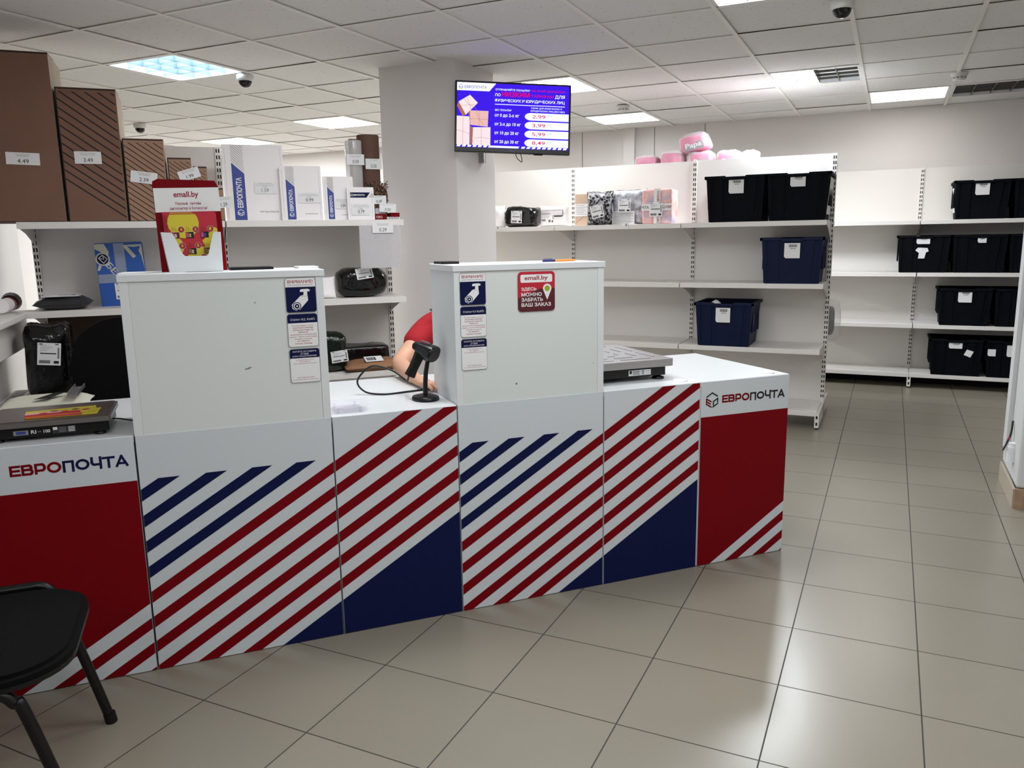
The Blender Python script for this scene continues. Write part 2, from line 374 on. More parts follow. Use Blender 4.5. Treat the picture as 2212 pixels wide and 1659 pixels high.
# near right partition with tiled skirting, casing and a capped pipe
struct(MB().box(.645, 1.9, 4.55, 5.1, .105, H, PAINT2).build('wall_partition', None, .012))
struct(MB().box(.64, 1.9, 4.532, 4.55, 0, .105, TILEB).box(.634, .645, 4.55, 5.1, 0, .10, mat('pale skirting tile', (176, 166, 150), .4)).build('baseboard_partition'))
struct(MB().box(.622, .646, 4.86, 4.97, .22, 2.5, PAINT2).build('trim_2', None, .004))
pc = thing('pipe', 'white capped pipe stub low on the edge of the right partition', 'pipe', (.63, 4.72, .2))
MB().tube([(.01, 0, 0), (.01, 0, .08)], .028, FIXW, 14).build('stub', pc)
MB().tube([(.01, 0, .08), (.01, 0, .1)], .022, FIXW, 14).build('cap', pc)
wr = MB().tube([(.637, 4.80, .40), (.630, 4.77, .34), (.612, 4.74, .295), (.592, 4.70, .262)], .005, BLACK, 6, sub=5)
wr.tube([(.636, 4.805, .39), (.631, 4.78, .345), (.618, 4.745, .31)], .0035, MATS['red ink'], 6, sub=4)
tag(wr.build('loose_wire'), 'loose black and red wire ends hanging from the right partition edge', 'wire')
# panel seams and a shallow pilaster on the far wall above the shelving
mb = MB()
for x in (-3.10, -2.30, -1.78): mb.box(x-.004, x+.004, YF-.003, YF, 0, HC, mat('seam %d' % int(-x*100), (150, 152, 150), .7))
struct(mb.build('trim_3'))
struct(MB().box(-2.62, -2.5, YF-.06, YF, 0, HC, PAINT).build('trim_4'))
# ------------------------------------------------------------------ ceiling lights
LNAMES = {(-7, 1): 'cool louvred ceiling light above the tall brown boxes', (-1, 1): 'louvred ceiling light cut off by the top edge of the photo',
          (-1, 5): 'louvred ceiling light lit in one half only', (0, 7): 'fully lit white ceiling light nearest the far wall on the right',
          (1, 7): 'unlit grey louvred ceiling light at the right edge', (-4, 4): 'bright ceiling light partly hidden behind the television',
          (-4, 7): 'louvred ceiling light above the shelves to the right of the television', (-8, 5): 'bright square ceiling light left of the pillar above the film roll',
          (-11, 6): 'bright ceiling light just above the largest white mailer', (-1, -2): 'added unseen fill light over the visitor side of the counter', (2, -2): 'added unseen fill light over the visitors near the right wall', (-1, -5): 'added unseen fill light straight above the viewer', (-2, 0): 'added unseen fill light over the right-hand counter unit', (-3, -1): 'added unseen fill light over the staff side of the counter', (2, -5): 'added unseen fill light above the viewer on the right', (-1, -8): 'added unseen fill light at the near wall behind the viewer'}
def ceiling_light(i, j, kind, hid):
    t = thing('ceiling_light', LNAMES[(i, j)], 'ceiling light', (GX0+GS*(i+.5), GY0+GS*(j+.5), HC), 0, 'ceiling lights')
    h = .294
    f = MB()
    for a, b, c, d in ((-h, h, -h, -h+.014), (-h, h, h-.014, h), (-h, -h+.014, -h, h), (h-.014, h, -h, h)): f.box(a, b, c, d, -.004, .07, FIXW)
    f.box(-h, h, -h, h, .07, .08, FIXW); f.build('frame', t)
    e = {'cool': E_COOL, 'bright': E_BRIGHT, 'plain': E_PLAIN, 'half': E_HALF, 'off': FIXW, 'room': E_FILL_ROOM, 'staff': E_FILL_STAFF, 'dim': E_FILL_DIM, 'far': E_FAR, 'back': E_BACK}[kind]
    q = h-.015
    flush = kind in ('bright', 'room', 'staff', 'back', 'dim', 'far'); deep = kind in ('cool', 'off')
    zp = .003 if flush else .021
    d = MB()
    if deep:                                # four tubes above a deep louvre
        for k in range(4):
            y = -q+q/4+q/2*k; d.box(-q+.01, q-.01, y-.014, y+.014, .048, .062, e)
    elif kind == 'half':
        d.add([(-q, -q, zp), (-q, q, zp), (0, q, zp), (0, -q, zp)], [(0, 1, 2, 3)], e); d.add([(0, -q, .05), (0, q, .05), (q, q, .05), (q, -q, .05)], [(0, 1, 2, 3)], FIXW)
    else: d.add([(-q, -q, zp), (-q, q, zp), (q, q, zp), (q, -q, zp)], [(0, 1, 2, 3)], e)
    d.build('tubes' if deep else 'diffuser', t)
    if not flush:
        l = MB(); lm = LOUVER if kind == 'cool' else LOUVER_D if kind in ('off', 'half') else FIXW; h1 = .042 if deep else .016
        for k in (-1, 0, 1): l.box(k*q/2-.003, k*q/2+.003, -q, q, .0, h1, lm); l.box(-q, q, k*q/2-.003, k*q/2+.003, .0, h1, lm)
        if kind == 'half': l.box(.0, .004, -q, q, .0, .06, LOUVER_D)
        l.build('louvre', t)
for L in LIGHTS: ceiling_light(*L)
# ------------------------------------------------------------------ ceiling devices
def dome(x, y, label):
    t = thing('dome_camera', label, 'security camera', (x, y, HC-.0045), 0, 'ceiling dome cameras')
    MB().lathe([(.052, 0), (.056, -.01), (.056, -.035), (.044, -.045)], SENSOR, 28).build('housing', t)
    MB().lathe([(.043, -.044), (.042, -.056), (.036, -.07), (.024, -.081), (.008, -.086)], mat('dome smoked plastic', (12, 12, 14), .08), 28).build('lens_dome', t)
dome(-3.99, 4.28, 'black dome camera beside the louvred light over the brown boxes'); dome(-6.40, 5.45, 'far black dome camera above the second brown box'); dome(-.29, 4.40, 'black dome camera cut by the top edge of the photo')
def smoke(x, y, label):
    t = thing('smoke_detector', label, 'smoke detector', (x, y, HC-.006), 0, 'smoke detectors')
    MB().lathe([(.055, 0), (.055, -.012), (.05, -.022)], SENSOR, 28).build('base', t)
    b = MB().lathe([(.045, -.022), (.043, -.04), (.034, -.05)], SENSOR, 28)
    for k in range(10): a = k*.628; b.T = Matrix.Rotation(a, 4, 'Z'); b.box(.0435, .0455, -.006, .006, -.037, -.027, GREYINK)
    b.build('sensor_head', t)
smoke(.362, 6.76, 'smoke detector on the ceiling bar beside the unlit light'); smoke(-2.17, 6.86, 'smoke detector near the louvred light right of the television')
# ------------------------------------------------------------------ counter artwork
M_, PER, BT = .604, .0865, .039
def stripes(mb, x0, x1, zt, uoff, y):      # panel of the long graphic; uoff = u at the band origin
    # bands: lower-left lines z = c + M*(u-uoff)
    R = [(x0, 0.002), (x1, 0.002), (x1, zt), (x0, zt)]
    def band(c0, c1, mt, zcap=None):
        p = clip(R, -M_, 1, -(c0-M_*uoff)); p = clip(p, M_, -1, c1-M_*uoff) if len(p) > 2 else p
        if zcap is not None and len(p) > 2: p = clip(p, 0, -1, zcap)
        if len(p) > 2: mb.poly(p, y, mt)
    for k in range(6): c = .277-PER*k; band(c-BT, c, RED)
    p = clip(R, M_, -1, (.277-PER*6+.005)-M_*uoff)
    if len(p) > 2: mb.poly(p, y, NAVY)
    return band
def emblem(mb, x, z, h, y, c1, c2, t=None):  # hexagonal box mark built from strokes
    k = h/2; t = t or h*.085
    def q(a, b): return (x+a*k, z+b*k)
    mb.line([q(-.74, .46), q(0, .9), q(.74, .46)], t, y, c2)
    mb.line([q(-.16, -.16), q(-.8, .2), q(-.8, -.45), q(-.12, -.84)], t, y, c1); mb.line([q(-.8, -.13), q(-.24, -.45)], t, y-4e-5, c1)
    mb.line([q(.2, -.62), q(.2, -.18), q(.8, .16), q(.8, -.26)], t, y, c2); mb.line([q(.14, -.85), q(.8, -.47)], t, y-4e-5, c2)
def arc(cx, cz, rx, rz, a0, a1, n=10): return [(cx+rx*math.cos(math.radians(a0+(a1-a0)*i/n)), cz+rz*math.sin(math.radians(a0+(a1-a0)*i/n))) for i in range(n+1)]
WIDE = {'Е': (.86, [[(.1, .1), (.1, .9)], [(.1, .9), (.84, .9)], [(.1, .5), (.78, .5)], [(.1, .1), (.84, .1)]]),
        'В': (.98, [[(.1, .1), (.1, .9)], [(.1, .9), (.62, .9)]+arc(.66, .71, .19, .19, 80, -80)+[(.1, .52)], [(.62, .52)]+arc(.70, .31, .2, .21, 80, -80)+[(.1, .1)]]),
        'Р': (.94, [[(.1, .1), (.1, .9)], [(.1, .9), (.6, .9)]+arc(.62, .62, .24, .28, 80, -80)+[(.1, .34)]]),
        'О': (1.2, [arc(.6, .5, .5, .4, 0, 360, 26)]), 'П': (1.0, [[(.1, 0), (.1, .9), (.9, .9), (.9, 0)]]),
        'Ч': (.98, [[(.1, 1), (.1, .6)]+arc(.34, .6, .24, .24, 190, 265, 6)+[(.88, .36)], [(.88, 0), (.88, 1)]]),
        'Т': (.96, [[(0, .9), (.96, .9)], [(.48, .9), (.48, 0)]]), 'А': (1.12, [[(.08, 0), (.56, .93), (1.04, 0)], [(.24, .24), (.9, .24)]])}
def wide(mb, word, x0, x1, z0, z1, y, cols, t=.225):
    ws = [WIDE[c][0] for c in word]; gap = .16; tot = sum(ws)+gap*(len(word)-1); sx_ = (x1-x0)/tot; sz_ = z1-z0; x = 0
    for i, c in enumerate(word):
        for k, st in enumerate(WIDE[c][1]): mb.line([(x0+(x+a)*sx_, z0+b*sz_) for a, b in st], t*min(sx_, sz_)*1.06, y-2e-5*k, cols[i])
        x += ws[i]+gap
def wordmark(mb, x0, x1, z0, z1, y, c1=RED, c2=NAVY, bold=0): wide(mb, 'ЕВРОПОЧТА', x0, x1, z0, z1, y, [c1]*4+[c2]*5)
ZD, D = .80, .70
# each counter unit: carcass, worktop, printed front
def low_unit(name, label, u0, u1, fronts, right_end=False, depth=D):
    t = cthing(name, label, 'counter', u0, 0, 0, 0, 'striped service counter units'); W = u1-u0
    MB().box(.002, W-.002, .006, depth, .002, ZD-.022, WHITE).build('carcass', t, .001)
    MB().box(.0, W, .004, depth, ZD-.022, ZD, WHITE_T).build('worktop', t, .0015)
    for a, b, fn in fronts:
        m = MB().box(a+.0015, b-.0015, 0, .006, .003, ZD-.002, DECAL_W); fn(m, a+.002, b-.002); m.build('front_panel', t)
    return t
def fr_stripe(u0, off):
    def fn(m, a, b): stripes(m, a, b, ZD-.003, off-u0, -.0006)
    return fn
def fr_left(m, a, b):
    y = -.0006; m.rect(a, b, .003, .655, y, RED)
    R = [(a, .003), (b, .003), (b, .655), (a, .655)]
    for c0, c1 in ((.187, .237), (.101, .149), (.014, .062), (-.075, -.03)):
        p = clip(R, -M_, 1, -(c0-M_*b)); p = clip(p, M_, -1, c1-M_*b) if len(p) > 2 else p
        if len(p) > 2: m.poly(p, y-.0004, DECAL_W)
    wordmark(m, b-.342, b-.021, .709, .742, y, RED, NAVY); emblem(m, b-.405, .722, .075, y, RED, NAVY)
def fr_right(m, a, b):
    y = -.0006; m.rect(a, b, .003, .651, y, RED)
    R = [(a, .003), (b, .003), (b, .651), (a, .651)]
    for c0, c1 in ((.187, .232), (.099, .145), (.013, .06)):
        p = clip(R, -M_, 1, -(c0-M_*b)); p = clip(p, M_, -1, c1-M_*b) if len(p) > 2 else p
        if len(p) > 2: m.poly(p, y-.0004, DECAL_W)
    wordmark(m, a+.103, a+.422, .705, .736, y, RED, INK); emblem(m, a+.053, .72, .068, y, RED, INK)
low_unit('low_counter', 'low counter unit at the left edge with red front and a scale on top', -.79, 0, [(0, .79, fr_left)])
low_unit('low_counter', 'low striped counter unit with the barcode scanner on it', .616, 1.062, [(0, .446, fr_stripe(.616, .008))])
low_unit('low_counter', 'right-hand low counter unit with the steel scale and red end panel', 1.66, 2.555, [(0, .443, fr_stripe(1.66, 1.064)), (.447, .895, fr_right)])
# stickers
def camera_icon(m, cx, cz, s, y):
    def q(a, b): return (cx+a*s, cz+b*s)
    m.poly([q(-.1, .62), q(.62, .66), q(.66, .78), q(.5, .86), q(-.04, .84), q(-.14, .74)], y, PAPER)
    m.poly([q(.16, .64), q(.44, .66), q(.44, .05), q(.1, .1)], y-2e-5, PAPER)
    m.poly([q(-.82, -.38), q(-.1, .32), q(.06, .36), q(.46, .3), q(.48, -.05), q(-.2, -.78), q(-.5, -.86), q(-.78, -.7)], y-4e-5, PAPER)
    m.line([q(-.1, .30), q(.40, .26)], .02*s, y-6e-5, GREYINK)
    m.disc(cx-.42*s, cz-.5*s, .33*s, y-8e-5, NAVY, 20); m.disc(cx-.42*s, cz-.5*s, .26*s, y-1e-4, PAPER, 20); m.disc(cx-.42*s, cz-.5*s, .19*s, y-1.2e-4, NAVY, 16); m.disc(cx-.42*s, cz-.5*s, .07*s, y-1.4e-4, PAPER, 10)
def sticker_plate(m, x0, x1, z0, z1, y, head, mt=NAVY, r=.008, bot=False):
    m.prism(rrect(x0, x1, z0, z1, r), y, y+.0006, GREYINK, 'y', cap=GREYINK)
    m.poly(rrect(x0+.0008, x1-.0008, z0+.0008, z1-.0008, r), y-2e-5, PAPER)
    p = rrect(x0+.0008, x1-.0008, z0+.0008, z1-.0008, r)
    p = clip(p, 0, -1, head) if bot else clip(p, 0, 1, -head)
    m.poly(p, y-4e-5, mt)
def stickers(t, x, dz, art, last, y=-.0008):
    m = MB(); w = .097; x1 = x+w
    sticker_plate(m, x, x1, 1.162+dz, 1.274+dz, y, 1.245+dz, bot=True)
    m.text('ВНИМАНИЕ!', x+.008, x1-.008, 1.257+dz, 1.268+dz, y-6e-5, REDINK, .02); m.text('ВЕДЕТСЯ ВИДЕОНАБЛЮДЕНИЕ', x+.008, x1-.008, 1.249+dz, 1.2535+dz, y-6e-5, INK)
    camera_icon(m, x+w*.53, 1.203+dz, .041, y-8e-5); m.build('surveillance_sticker', t)
    m = MB(); sticker_plate(m, x, x1, 1.048+dz, 1.157+dz, y, 1.127+dz)
    m.text(art, x+.01, x1-.008, 1.135+dz, 1.1425+dz, y-6e-5, PAPER)
    T = ['Оскорбление, то есть', 'умышленное унижение', 'чести и достоинства', 'личности,', 'выраженное в неприличной', 'форме, - влечет наложение', 'штрафа в размере', last, 'базовых величин.']
    for k, sx in enumerate(T):
        hw = len(sx)*.00175; z = 1.117+dz-.0073*k; m.text(sx, x+w/2-hw, x+w/2+hw, z-.002, z+.003, y-6e-5, REDINK, .01)
    m.build('fine_notice_sticker', t)
    m = MB(); sticker_plate(m, x, x1, .928+dz, 1.041+dz, y, 1.010+dz)
    for k, sx in enumerate(['ХОТИТЕ ОСТАВИТЬ', 'ОТЗЫВ', 'ИЛИ ПРЕДЛОЖЕНИЕ']):
        hw = len(sx)*.0026; z = 1.032+dz-.008*k; m.text(sx, x+w/2-hw, x+w/2+hw, z-.0025, z+.0028, y-6e-5, PAPER)
    for z, sx in ((1.004, 'ОТПРАВЛЯЙТЕ ЕГО'), (.9975, 'ПО АДРЕСУ'), (.991, 'OTZYV@EVROPOCHTA.BY'), (.944, 'МЫ ОТВЕТИМ ВАМ'), (.9375, 'В САМЫЙ КОРОТКИЙ СРОК')):
        hw = len(sx)*.002; m.text(sx, x+w/2-hw, x+w/2+hw, z+dz-.002, z+dz+.0022, y-6e-5, REDINK, .005)
    m.build('feedback_sticker', t)
def emall_sticker(t, x0, x1, z0, z1, y=-.0008):
    m = MB(); w = x1-x0; h = z1-z0
    m.prism(rrect(x0, x1, z0, z1, .014), y, y+.0006, LRED, 'y', cap=LRED)
    hill = [(x0, z0+h*.34), (x0+w*.25, z0+h*.44), (x0+w*.5, z0+h*.54), (x0+w*.7, z0+h*.58), (x1, z0+h*.57)]
    low = [p for p in rrect(x0, x1, z0, z1, .014) if p[1] < z0+h*.3]
    lowl = sorted([p for p in low if p[0] < x0+w/2], key=lambda p: -p[1]); lowr = sorted([p for p in low if p[0] >= x0+w/2], key=lambda p: p[1])
    m.poly(hill[::-1]+lowl+lowr, y-3e-5, DRED)
    m.poly(rrect(x0+w*.07, x1-w*.07, z0+h*.73, z0+h*.93, .006), y-6e-5, PAPER)
    m.text('emall.by', x0+w*.18, x0+w*.81, z0+h*.76, z0+h*.90, y-9e-5, REDINK, .022)
    for k, sx in enumerate(['ЗДЕСЬ', 'МОЖНО', 'ЗАБРАТЬ', 'ВАШ ЗАКАЗ']):
        ww = (.41, .55, .58, .80)[k]; z = z0+h*(.515-.13*k); m.text(sx, x0+w*.09, x0+w*(.09+ww), z, z+h*.095, y-6e-5, PAPER, .025)
    cx, cz = x0+w*.79, z0+h*.57
    m.poly([(cx+.017*math.cos(math.radians(a)), cz+.017*math.sin(math.radians(a))) for a in range(-25, 206, 11)]+[(cx, z0+h*.28)], y-6e-5, PAPER)
    m.disc(cx, cz, .0105, y-9e-5, GREEN, 18); m.build('pickup_sticker', t)
HT, HD = 1.30, .30
def tall_unit(label, u0, u1, off, st):
    t = cthing('tall_counter', label, 'counter', u0, 0, 0, 0, 'striped service counter units'); W = u1-u0
    MB().box(.002, W-.002, .006, D, .002, ZD-.004, WHITE).build('carcass', t, .001)
    MB().box(0, W, HD+.002, D, ZD-.02, ZD, WHITE_T).build('worktop', t, .0015)
    m = MB().box(.0, .026, .001, HD, ZD-.003, HT-.022, WHITE).box(W-.026, W, .001, HD, ZD-.003, HT-.022, WHITE).box(.026, W-.026, HD-.018, HD, ZD-.003, HT-.022, WHITE)
    m.build('hutch_sides', t, .001)
    m = MB().box(.0265, W-.0265, .0025, .018, ZD-.003, HT-.0225, mat('white hutch panel', (221, 226, 223), .45))
    if st == 2:
        for a, b, c in ((.232, .86, .004), (.365, 1.155, .0016), (.55, .915, .0018)): m.disc(a, b, c, .0022, GREYINK, 10)
    else: m.line([(.345, .985), (.36, .99)], .003, .0022, GREYINK); m.line([(.352, .983), (.366, .992)], .0016, .0022, GREYINK); m.disc(.39, 1.2, .004, .0022, GREYW, 8, .7)
    m.build('hutch_panel', t)
    MB().box(-.004, W+.004, -.003, HD+.004, HT-.022, HT, WHITE).build('hutch_top', t, .0015)
    m = MB().box(.0015, W-.0015, 0, .006, .003, ZD-.002, DECAL_W); stripes(m, .002, W-.002, .655, off-u0, -.0006)
    R = [(.002, .3), (W-.002, .3), (W-.002, .655), (.002, .655)]
    for k in range(1, 5):
        c = .277+PER*k
        p = clip(R, -M_, 1, -(c-BT-M_*(off-u0))); p = clip(p, M_, -1, c-M_*(off-u0)); m.poly(p, -.0007, NAVY)
    # the red bands run on above the blue cap line, to the panel joint
    m.build('front_panel', t)
    if st == 1: stickers(t, .49-u0, 0, 'Статья 10.2. КоАП:', 'до тридцати')
    else: stickers(t, 1.085-u0, -.003, 'Статья 9.3 КоАП:', 'до двадцати'); emall_sticker(t, 1.306-u0, 1.453-u0, 1.125, 1.27)
    return t
tall_unit('tall striped counter unit carrying the red leaflet display stand', .003, .614, .006, 1)
tall_unit('tall striped counter unit with red square sticker and a pen on top', 1.064, 1.658, 1.064, 2)
# ------------------------------------------------------------------ shelving
def upright(m, x, y, z1, front=1, w=.03):
    m.box(x-w/2, x+w/2, y, y+.05, 0, z1, METALW)
    z = .16
    while z < z1-.03:
        for dx in (-.007, .007): m.rect(x+dx-.0035, x+dx+.0035, z, z+.022, y-.0006, SLOT)
        z += .0375
def shelf_bay(label, loc, rz, W, depth, zs, ztop, left_up=True, right_up=True, panels=None, group='shelving bays', feet=True, base_at=.13, backside=False, kick=True):
    # local x: 0..W, y: 0 = upright face (back), negative towards the front
    t = thing('shelving_bay', label, 'shelving', loc, rz, group)
    for on, x in ((left_up, 0), (right_up, W)):
        if on:
            m = MB(); upright(m, x, 0, ztop); m.build('upright', t)
            if feet:
                f = MB().box(x-.015, x+.015, -depth, .04, .012, base_at-.012, METALW)
                for z in (.03, .078): f.rect(x-.006, x+.006, z, z+.022, -depth-.0006, SLOT)
                f.tube([(x, -depth+.03, 0), (x, -depth+.03, .014)], .014, BLACK, 8)
                if backside: f.box(x-.015, x+.015, .05, depth, .012, base_at-.012, METALW)
                f.build('base_foot', t)
    p = MB()
    for z0, z1, pm in (panels or [(base_at, ztop, PANELW)]): p.box(.016, W-.016, .012, .022, z0, z1, pm)
    p.build('back_panel', t)
    for z in zs:
        s = MB().box(.004, W-.004, -depth, .010, z-.028, z, METALW)
        s.box(.004, W-.004, -depth-.002, -depth, z-.034, z+.001, METALW)
        s.build('shelf', t, .0015)
        if z > base_at+.05:
            for x in (.004, W-.007):
                MB().prism([(-depth+.03, z-.028), (-.0, z-.028), (-.0, z-.125), (-.03, z-.115), (-depth*.55, z-.055)], x, x+.003, METALW, 'x').build('bracket', t)
    if backside:
        for z in backside: MB().box(.004, W-.004, .05, depth, z-.028, z, METALW).build('rear_shelf', t, .0015)
    return t
GZ = [1.482, 1.043, .577, .13]
GB = 6.35; BW = 1.013
xs = [-.41-BW*3, -.41-BW*2, -.41-BW, -.41]
gl = ['first white shelving bay beside the pillar with black and white parcels', 'middle shelving bay holding the cardboard and coral parcels', 'end shelving bay holding four navy crates']
for k in range(3):
    shelf_bay(gl[k], (xs[k], GB, 0), 0, BW, .42, GZ, 1.962, k == 0, True, group='shelving row behind the counter', backside=[1.92, 1.482, 1.043, .577, .13])
FZ = [1.49, 1.036, .577, .132]
for k, (x, lb) in enumerate(((.215-BW, 'empty white shelving bay against the far wall'), (.215, 'shelving bay on the far wall filled with dark crates'), (.215+BW, 'shelving bay hidden behind the right partition'))):
    shelf_bay(lb, (x, 8.29, 0), 0, BW, .39, FZ, 1.962, k == 0, True, group='shelving on the far wall')
struct(MB().box(.215-BW, .215+2*BW, 8.2, 8.21, 0, .1, BLACKM).build('under_shelf_shade_far'))  # dark strip stands in for the shaded gap under the far shelves
LW = 2.5; LB = 1.008; LD = .45
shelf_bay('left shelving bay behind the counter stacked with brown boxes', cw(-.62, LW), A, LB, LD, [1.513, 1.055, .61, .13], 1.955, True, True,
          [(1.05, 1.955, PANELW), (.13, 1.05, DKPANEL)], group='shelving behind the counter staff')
shelf_bay('shelving bay left of the pillar displaying white mailers', cw(-.62+LB, LW), A, LB, LD, [1.513, 1.055, .61, .13], 1.52, False, True,
          group='shelving behind the counter staff')
for x, n, lb in ((-2.935, '9', 'tiny white shelf edge tag beside the pillar'), (-1.842, '0', 'tiny white shelf edge tag under the grey patterned parcel')):
    m = MB().box(-.017, .017, -.001, 0, -.02, .024, PAPER); m.text(n, -.006, .006, -.004, .016, -.0014, INK, .01)
    o = m.build('shelf_tag'); o.location = (x, GB-.4235, 1.472); tag(o, lb, 'tag')
# ------------------------------------------------------------------ crates
def crate_proto(bm_, label):
    t = thing('storage_crate', label, 'crate')
    W, Dp, Hh, tp = .41, .42, .325, .026   # top width, depth, height, taper
    m = MB()
    def ring(z, ins): k = tp*(1-z/Hh)+ins; return [(-W/2+k, k), (W/2-k, k), (W/2-k, Dp-k), (-W/2+k, Dp-k)]
    def shell(ins, z0, z1, flip):
        a, b = ring(z0, ins), ring(z1, ins); v = [(*p, z0) for p in a]+[(*p, z1) for p in b]
        f = [(i, (i+1) % 4, 4+(i+1) % 4, 4+i) for i in range(4)]; f = [q[::-1] for q in f] if flip else f
        m.add(v, f, bm_); m.add(v, [(0, 3, 2, 1) if not flip else (0, 1, 2, 3)], bm_)
    shell(0, 0, Hh-.006, False); shell(.006, .008, Hh-.006, True)
    for sx in (-1, 1):                      # tapered front ribs
        for xr, wt, wb in ((.118, .062, .040), (.188, .03, .02)):
            a, b = xr*sx, (xr-.012)*sx
            v = [(a-wt/2, -.006, Hh-.02), (a+wt/2, -.006, Hh-.02), (b+wb/2, tp-.006, .004), (b-wb/2, tp-.006, .004), (a-wt/2, .012, Hh-.02), (a+wt/2, .012, Hh-.02), (b+wb/2, tp+.006, .004), (b-wb/2, tp+.006, .004)]
            m.add(v, [(0, 3, 2, 1), (0, 4, 7, 3), (1, 2, 6, 5), (0, 1, 5, 4), (3, 7, 6, 2)], bm_)
        for k in range(4): y = .08+k*.085; m.box(sx*(W/2-.006)-.008, sx*(W/2-.006)+.004, y, y+.03, .1, Hh-.02, bm_)
    m.build('body', t)
    r = MB(); o = .012
    for a, b, c, d, z0 in ((-W/2-o, -.07, -o, .008, Hh-.022), (.07, W/2+o, -o, .008, Hh-.022), (-.07, .07, -o, .006, Hh-.03), (-W/2-o, W/2+o, Dp-.008, Dp+o, Hh-.022), (-W/2-o, -W/2+.008, -o, Dp+o, Hh-.022), (W/2-.008, W/2+o, -o, Dp+o, Hh-.022)):
        r.box(a, b, c, d, z0, Hh-(.008 if a == -.07 else 0), bm_)
    r.build('rim', t, .003); return t
def crate_label(t, x0, x1, z0, z1, kind=0, yy=None):
    Hh, tp = .325, .026; y = (tp*(1-((z0+z1)/2)/Hh)-.010) if yy is None else yy
    m = MB(); ang = math.atan2(tp, Hh); m.T = Matrix.Translation((0, y, (z0+z1)/2)) @ Matrix.Rotation(-ang*0, 4, 'X')
    h = (z1-z0)/2
    if kind == 2:
        m.poly([(x0, h*.5), (x0+.02, h), (x1-.01, h*.9), (x1, h*.3), (x1-.02, h*.1), (x1-.03, -h), (x0+.025, -h), (x0+.03, 0)], 0, PAPER)
    elif kind == 3:
        c = (x0+x1)/2; w = (x1-x0)/2; m.poly([(c-w, -h*.4), (c-w*.4, h), (c+w, h*.5), (c+w*.4, -h)], 0, PAPER)
    else:
        m.poly([(x0+.01, -h), (x1, -h), (x1, h), (x0, h), (x0, -h+.012)], 0, PAPER)
        if kind == 0:
            q = x0+(x1-x0)*.28; e = x1-(x1-x0)*.18
            for k in range(14): a = q+(e-q)*k/14; m.rect(a, a+(e-q)/14*(.35+.5*((k*7) % 3)/2), h*.45, h*.82, -.0003, INK)
            m.rect(q+.01, e-.01, h*.24, h*.32, -.0003, GREYINK)
    m.build('label_sheet', t)
def crate(proto, loc, label, labs, first=[]):
    if proto not in first:
        first.append(proto); r = proto; r.location = loc; r['label'] = label
    else:
        r = proto.copy(); C.objects.link(r); r.location = loc; r['label'] = label
        for ch in [c for c in proto.children if c.name.split('.')[0] in ('body', 'rim')]:
            c = ch.copy(); C.objects.link(c); c.parent = r
    r['group'] = 'navy storage crates'
    for L in labs: crate_label(r, *L)
    return r
p1 = crate_proto(BIN, 'x'); p2 = crate_proto(BIN2, 'x')
crate(p2, (-1.035, 5.915, GZ[0]), 'left of the two dark crates on the upper right shelf', [(-.045, .06, .2, .3)])
cB = crate(p2, (-.612, 5.915, GZ[0]), 'dark crate at the end of the upper shelf, torn label on front', [(-.05, .05, .23, .305)])
MB().add([(.1895, .05, .04), (.1895, .36, .04), (.2085, .37, .29), (.2085, .04, .29)], [(0, 1, 2, 3)], PAPER).build('side_label', cB)
crate(p1, (-.632, 5.915, GZ[1]), 'single navy crate on the middle shelf under the pair', [(-.05, .055, .18, .285)])
cD = crate(p1, (-1.09, 5.915, GZ[2]), 'open navy crate on the lowest visible shelf with paper inside', [(-.055, .05, .18, .288)])
MB().box(.196, .1975, .13, .155, .15, .27, PAPER).build('side_label', cD)
m = MB(); blob(m, .12, .1, .16, PAPER, .9, .03, 14, 3, 8, (-.06, .12, .17)); m.build('crumpled_paper', cD)
fy = 7.885
cF = crate(p2, (.665, fy, FZ[0]), 'left crate on the top far shelf with a white label', [(-.055, .05, .2, .305)])
MB().add([(-.1905, .1, .06), (-.2085, .1, .27), (-.2085, .3, .27), (-.1905, .3, .06)], [(0, 1, 2, 3)], PAPER).build('side_label', cF)
crate(p2, (1.098, fy, FZ[0]), 'crate cut by the right edge on the top far shelf', [(-.05, .05, .2, .3)])
crate(p2, (.255, fy, FZ[1]), 'far crate with torn paper stuck below its label', [(-.06, .045, .25, .305), (-.065, .04, .125, .22, 2)])
crate(p2, (.68, fy, FZ[1]), 'far crate with a small label, middle of three', [(-.02, .045, .255, .3)])
crate(p2, (1.1, fy, FZ[1]), 'third crate on the second far shelf at the right edge', [])
crate(p2, (.605, fy, FZ[2]), 'far crate on the third shelf with a white sheet sticking out', [(-.055, .05, .205, .305)])
crate(p2, (1.03, fy, FZ[2]), 'crate on the third far shelf beside the partition', [(-.01, .05, .24, .29, 1)])
crate(p2, (.57, fy, FZ[3]), 'bottom far crate with two labels, one tilted', [(-.06, .045, .245, .295), (.06, .135, .17, .24, 3)])
crate(p2, (1.0, fy, FZ[3]), 'bottom far crate by the partition with two pale squares', [(-.19, -.13, .19, .25, 1), (-.05, .06, .19, .29, 1)])
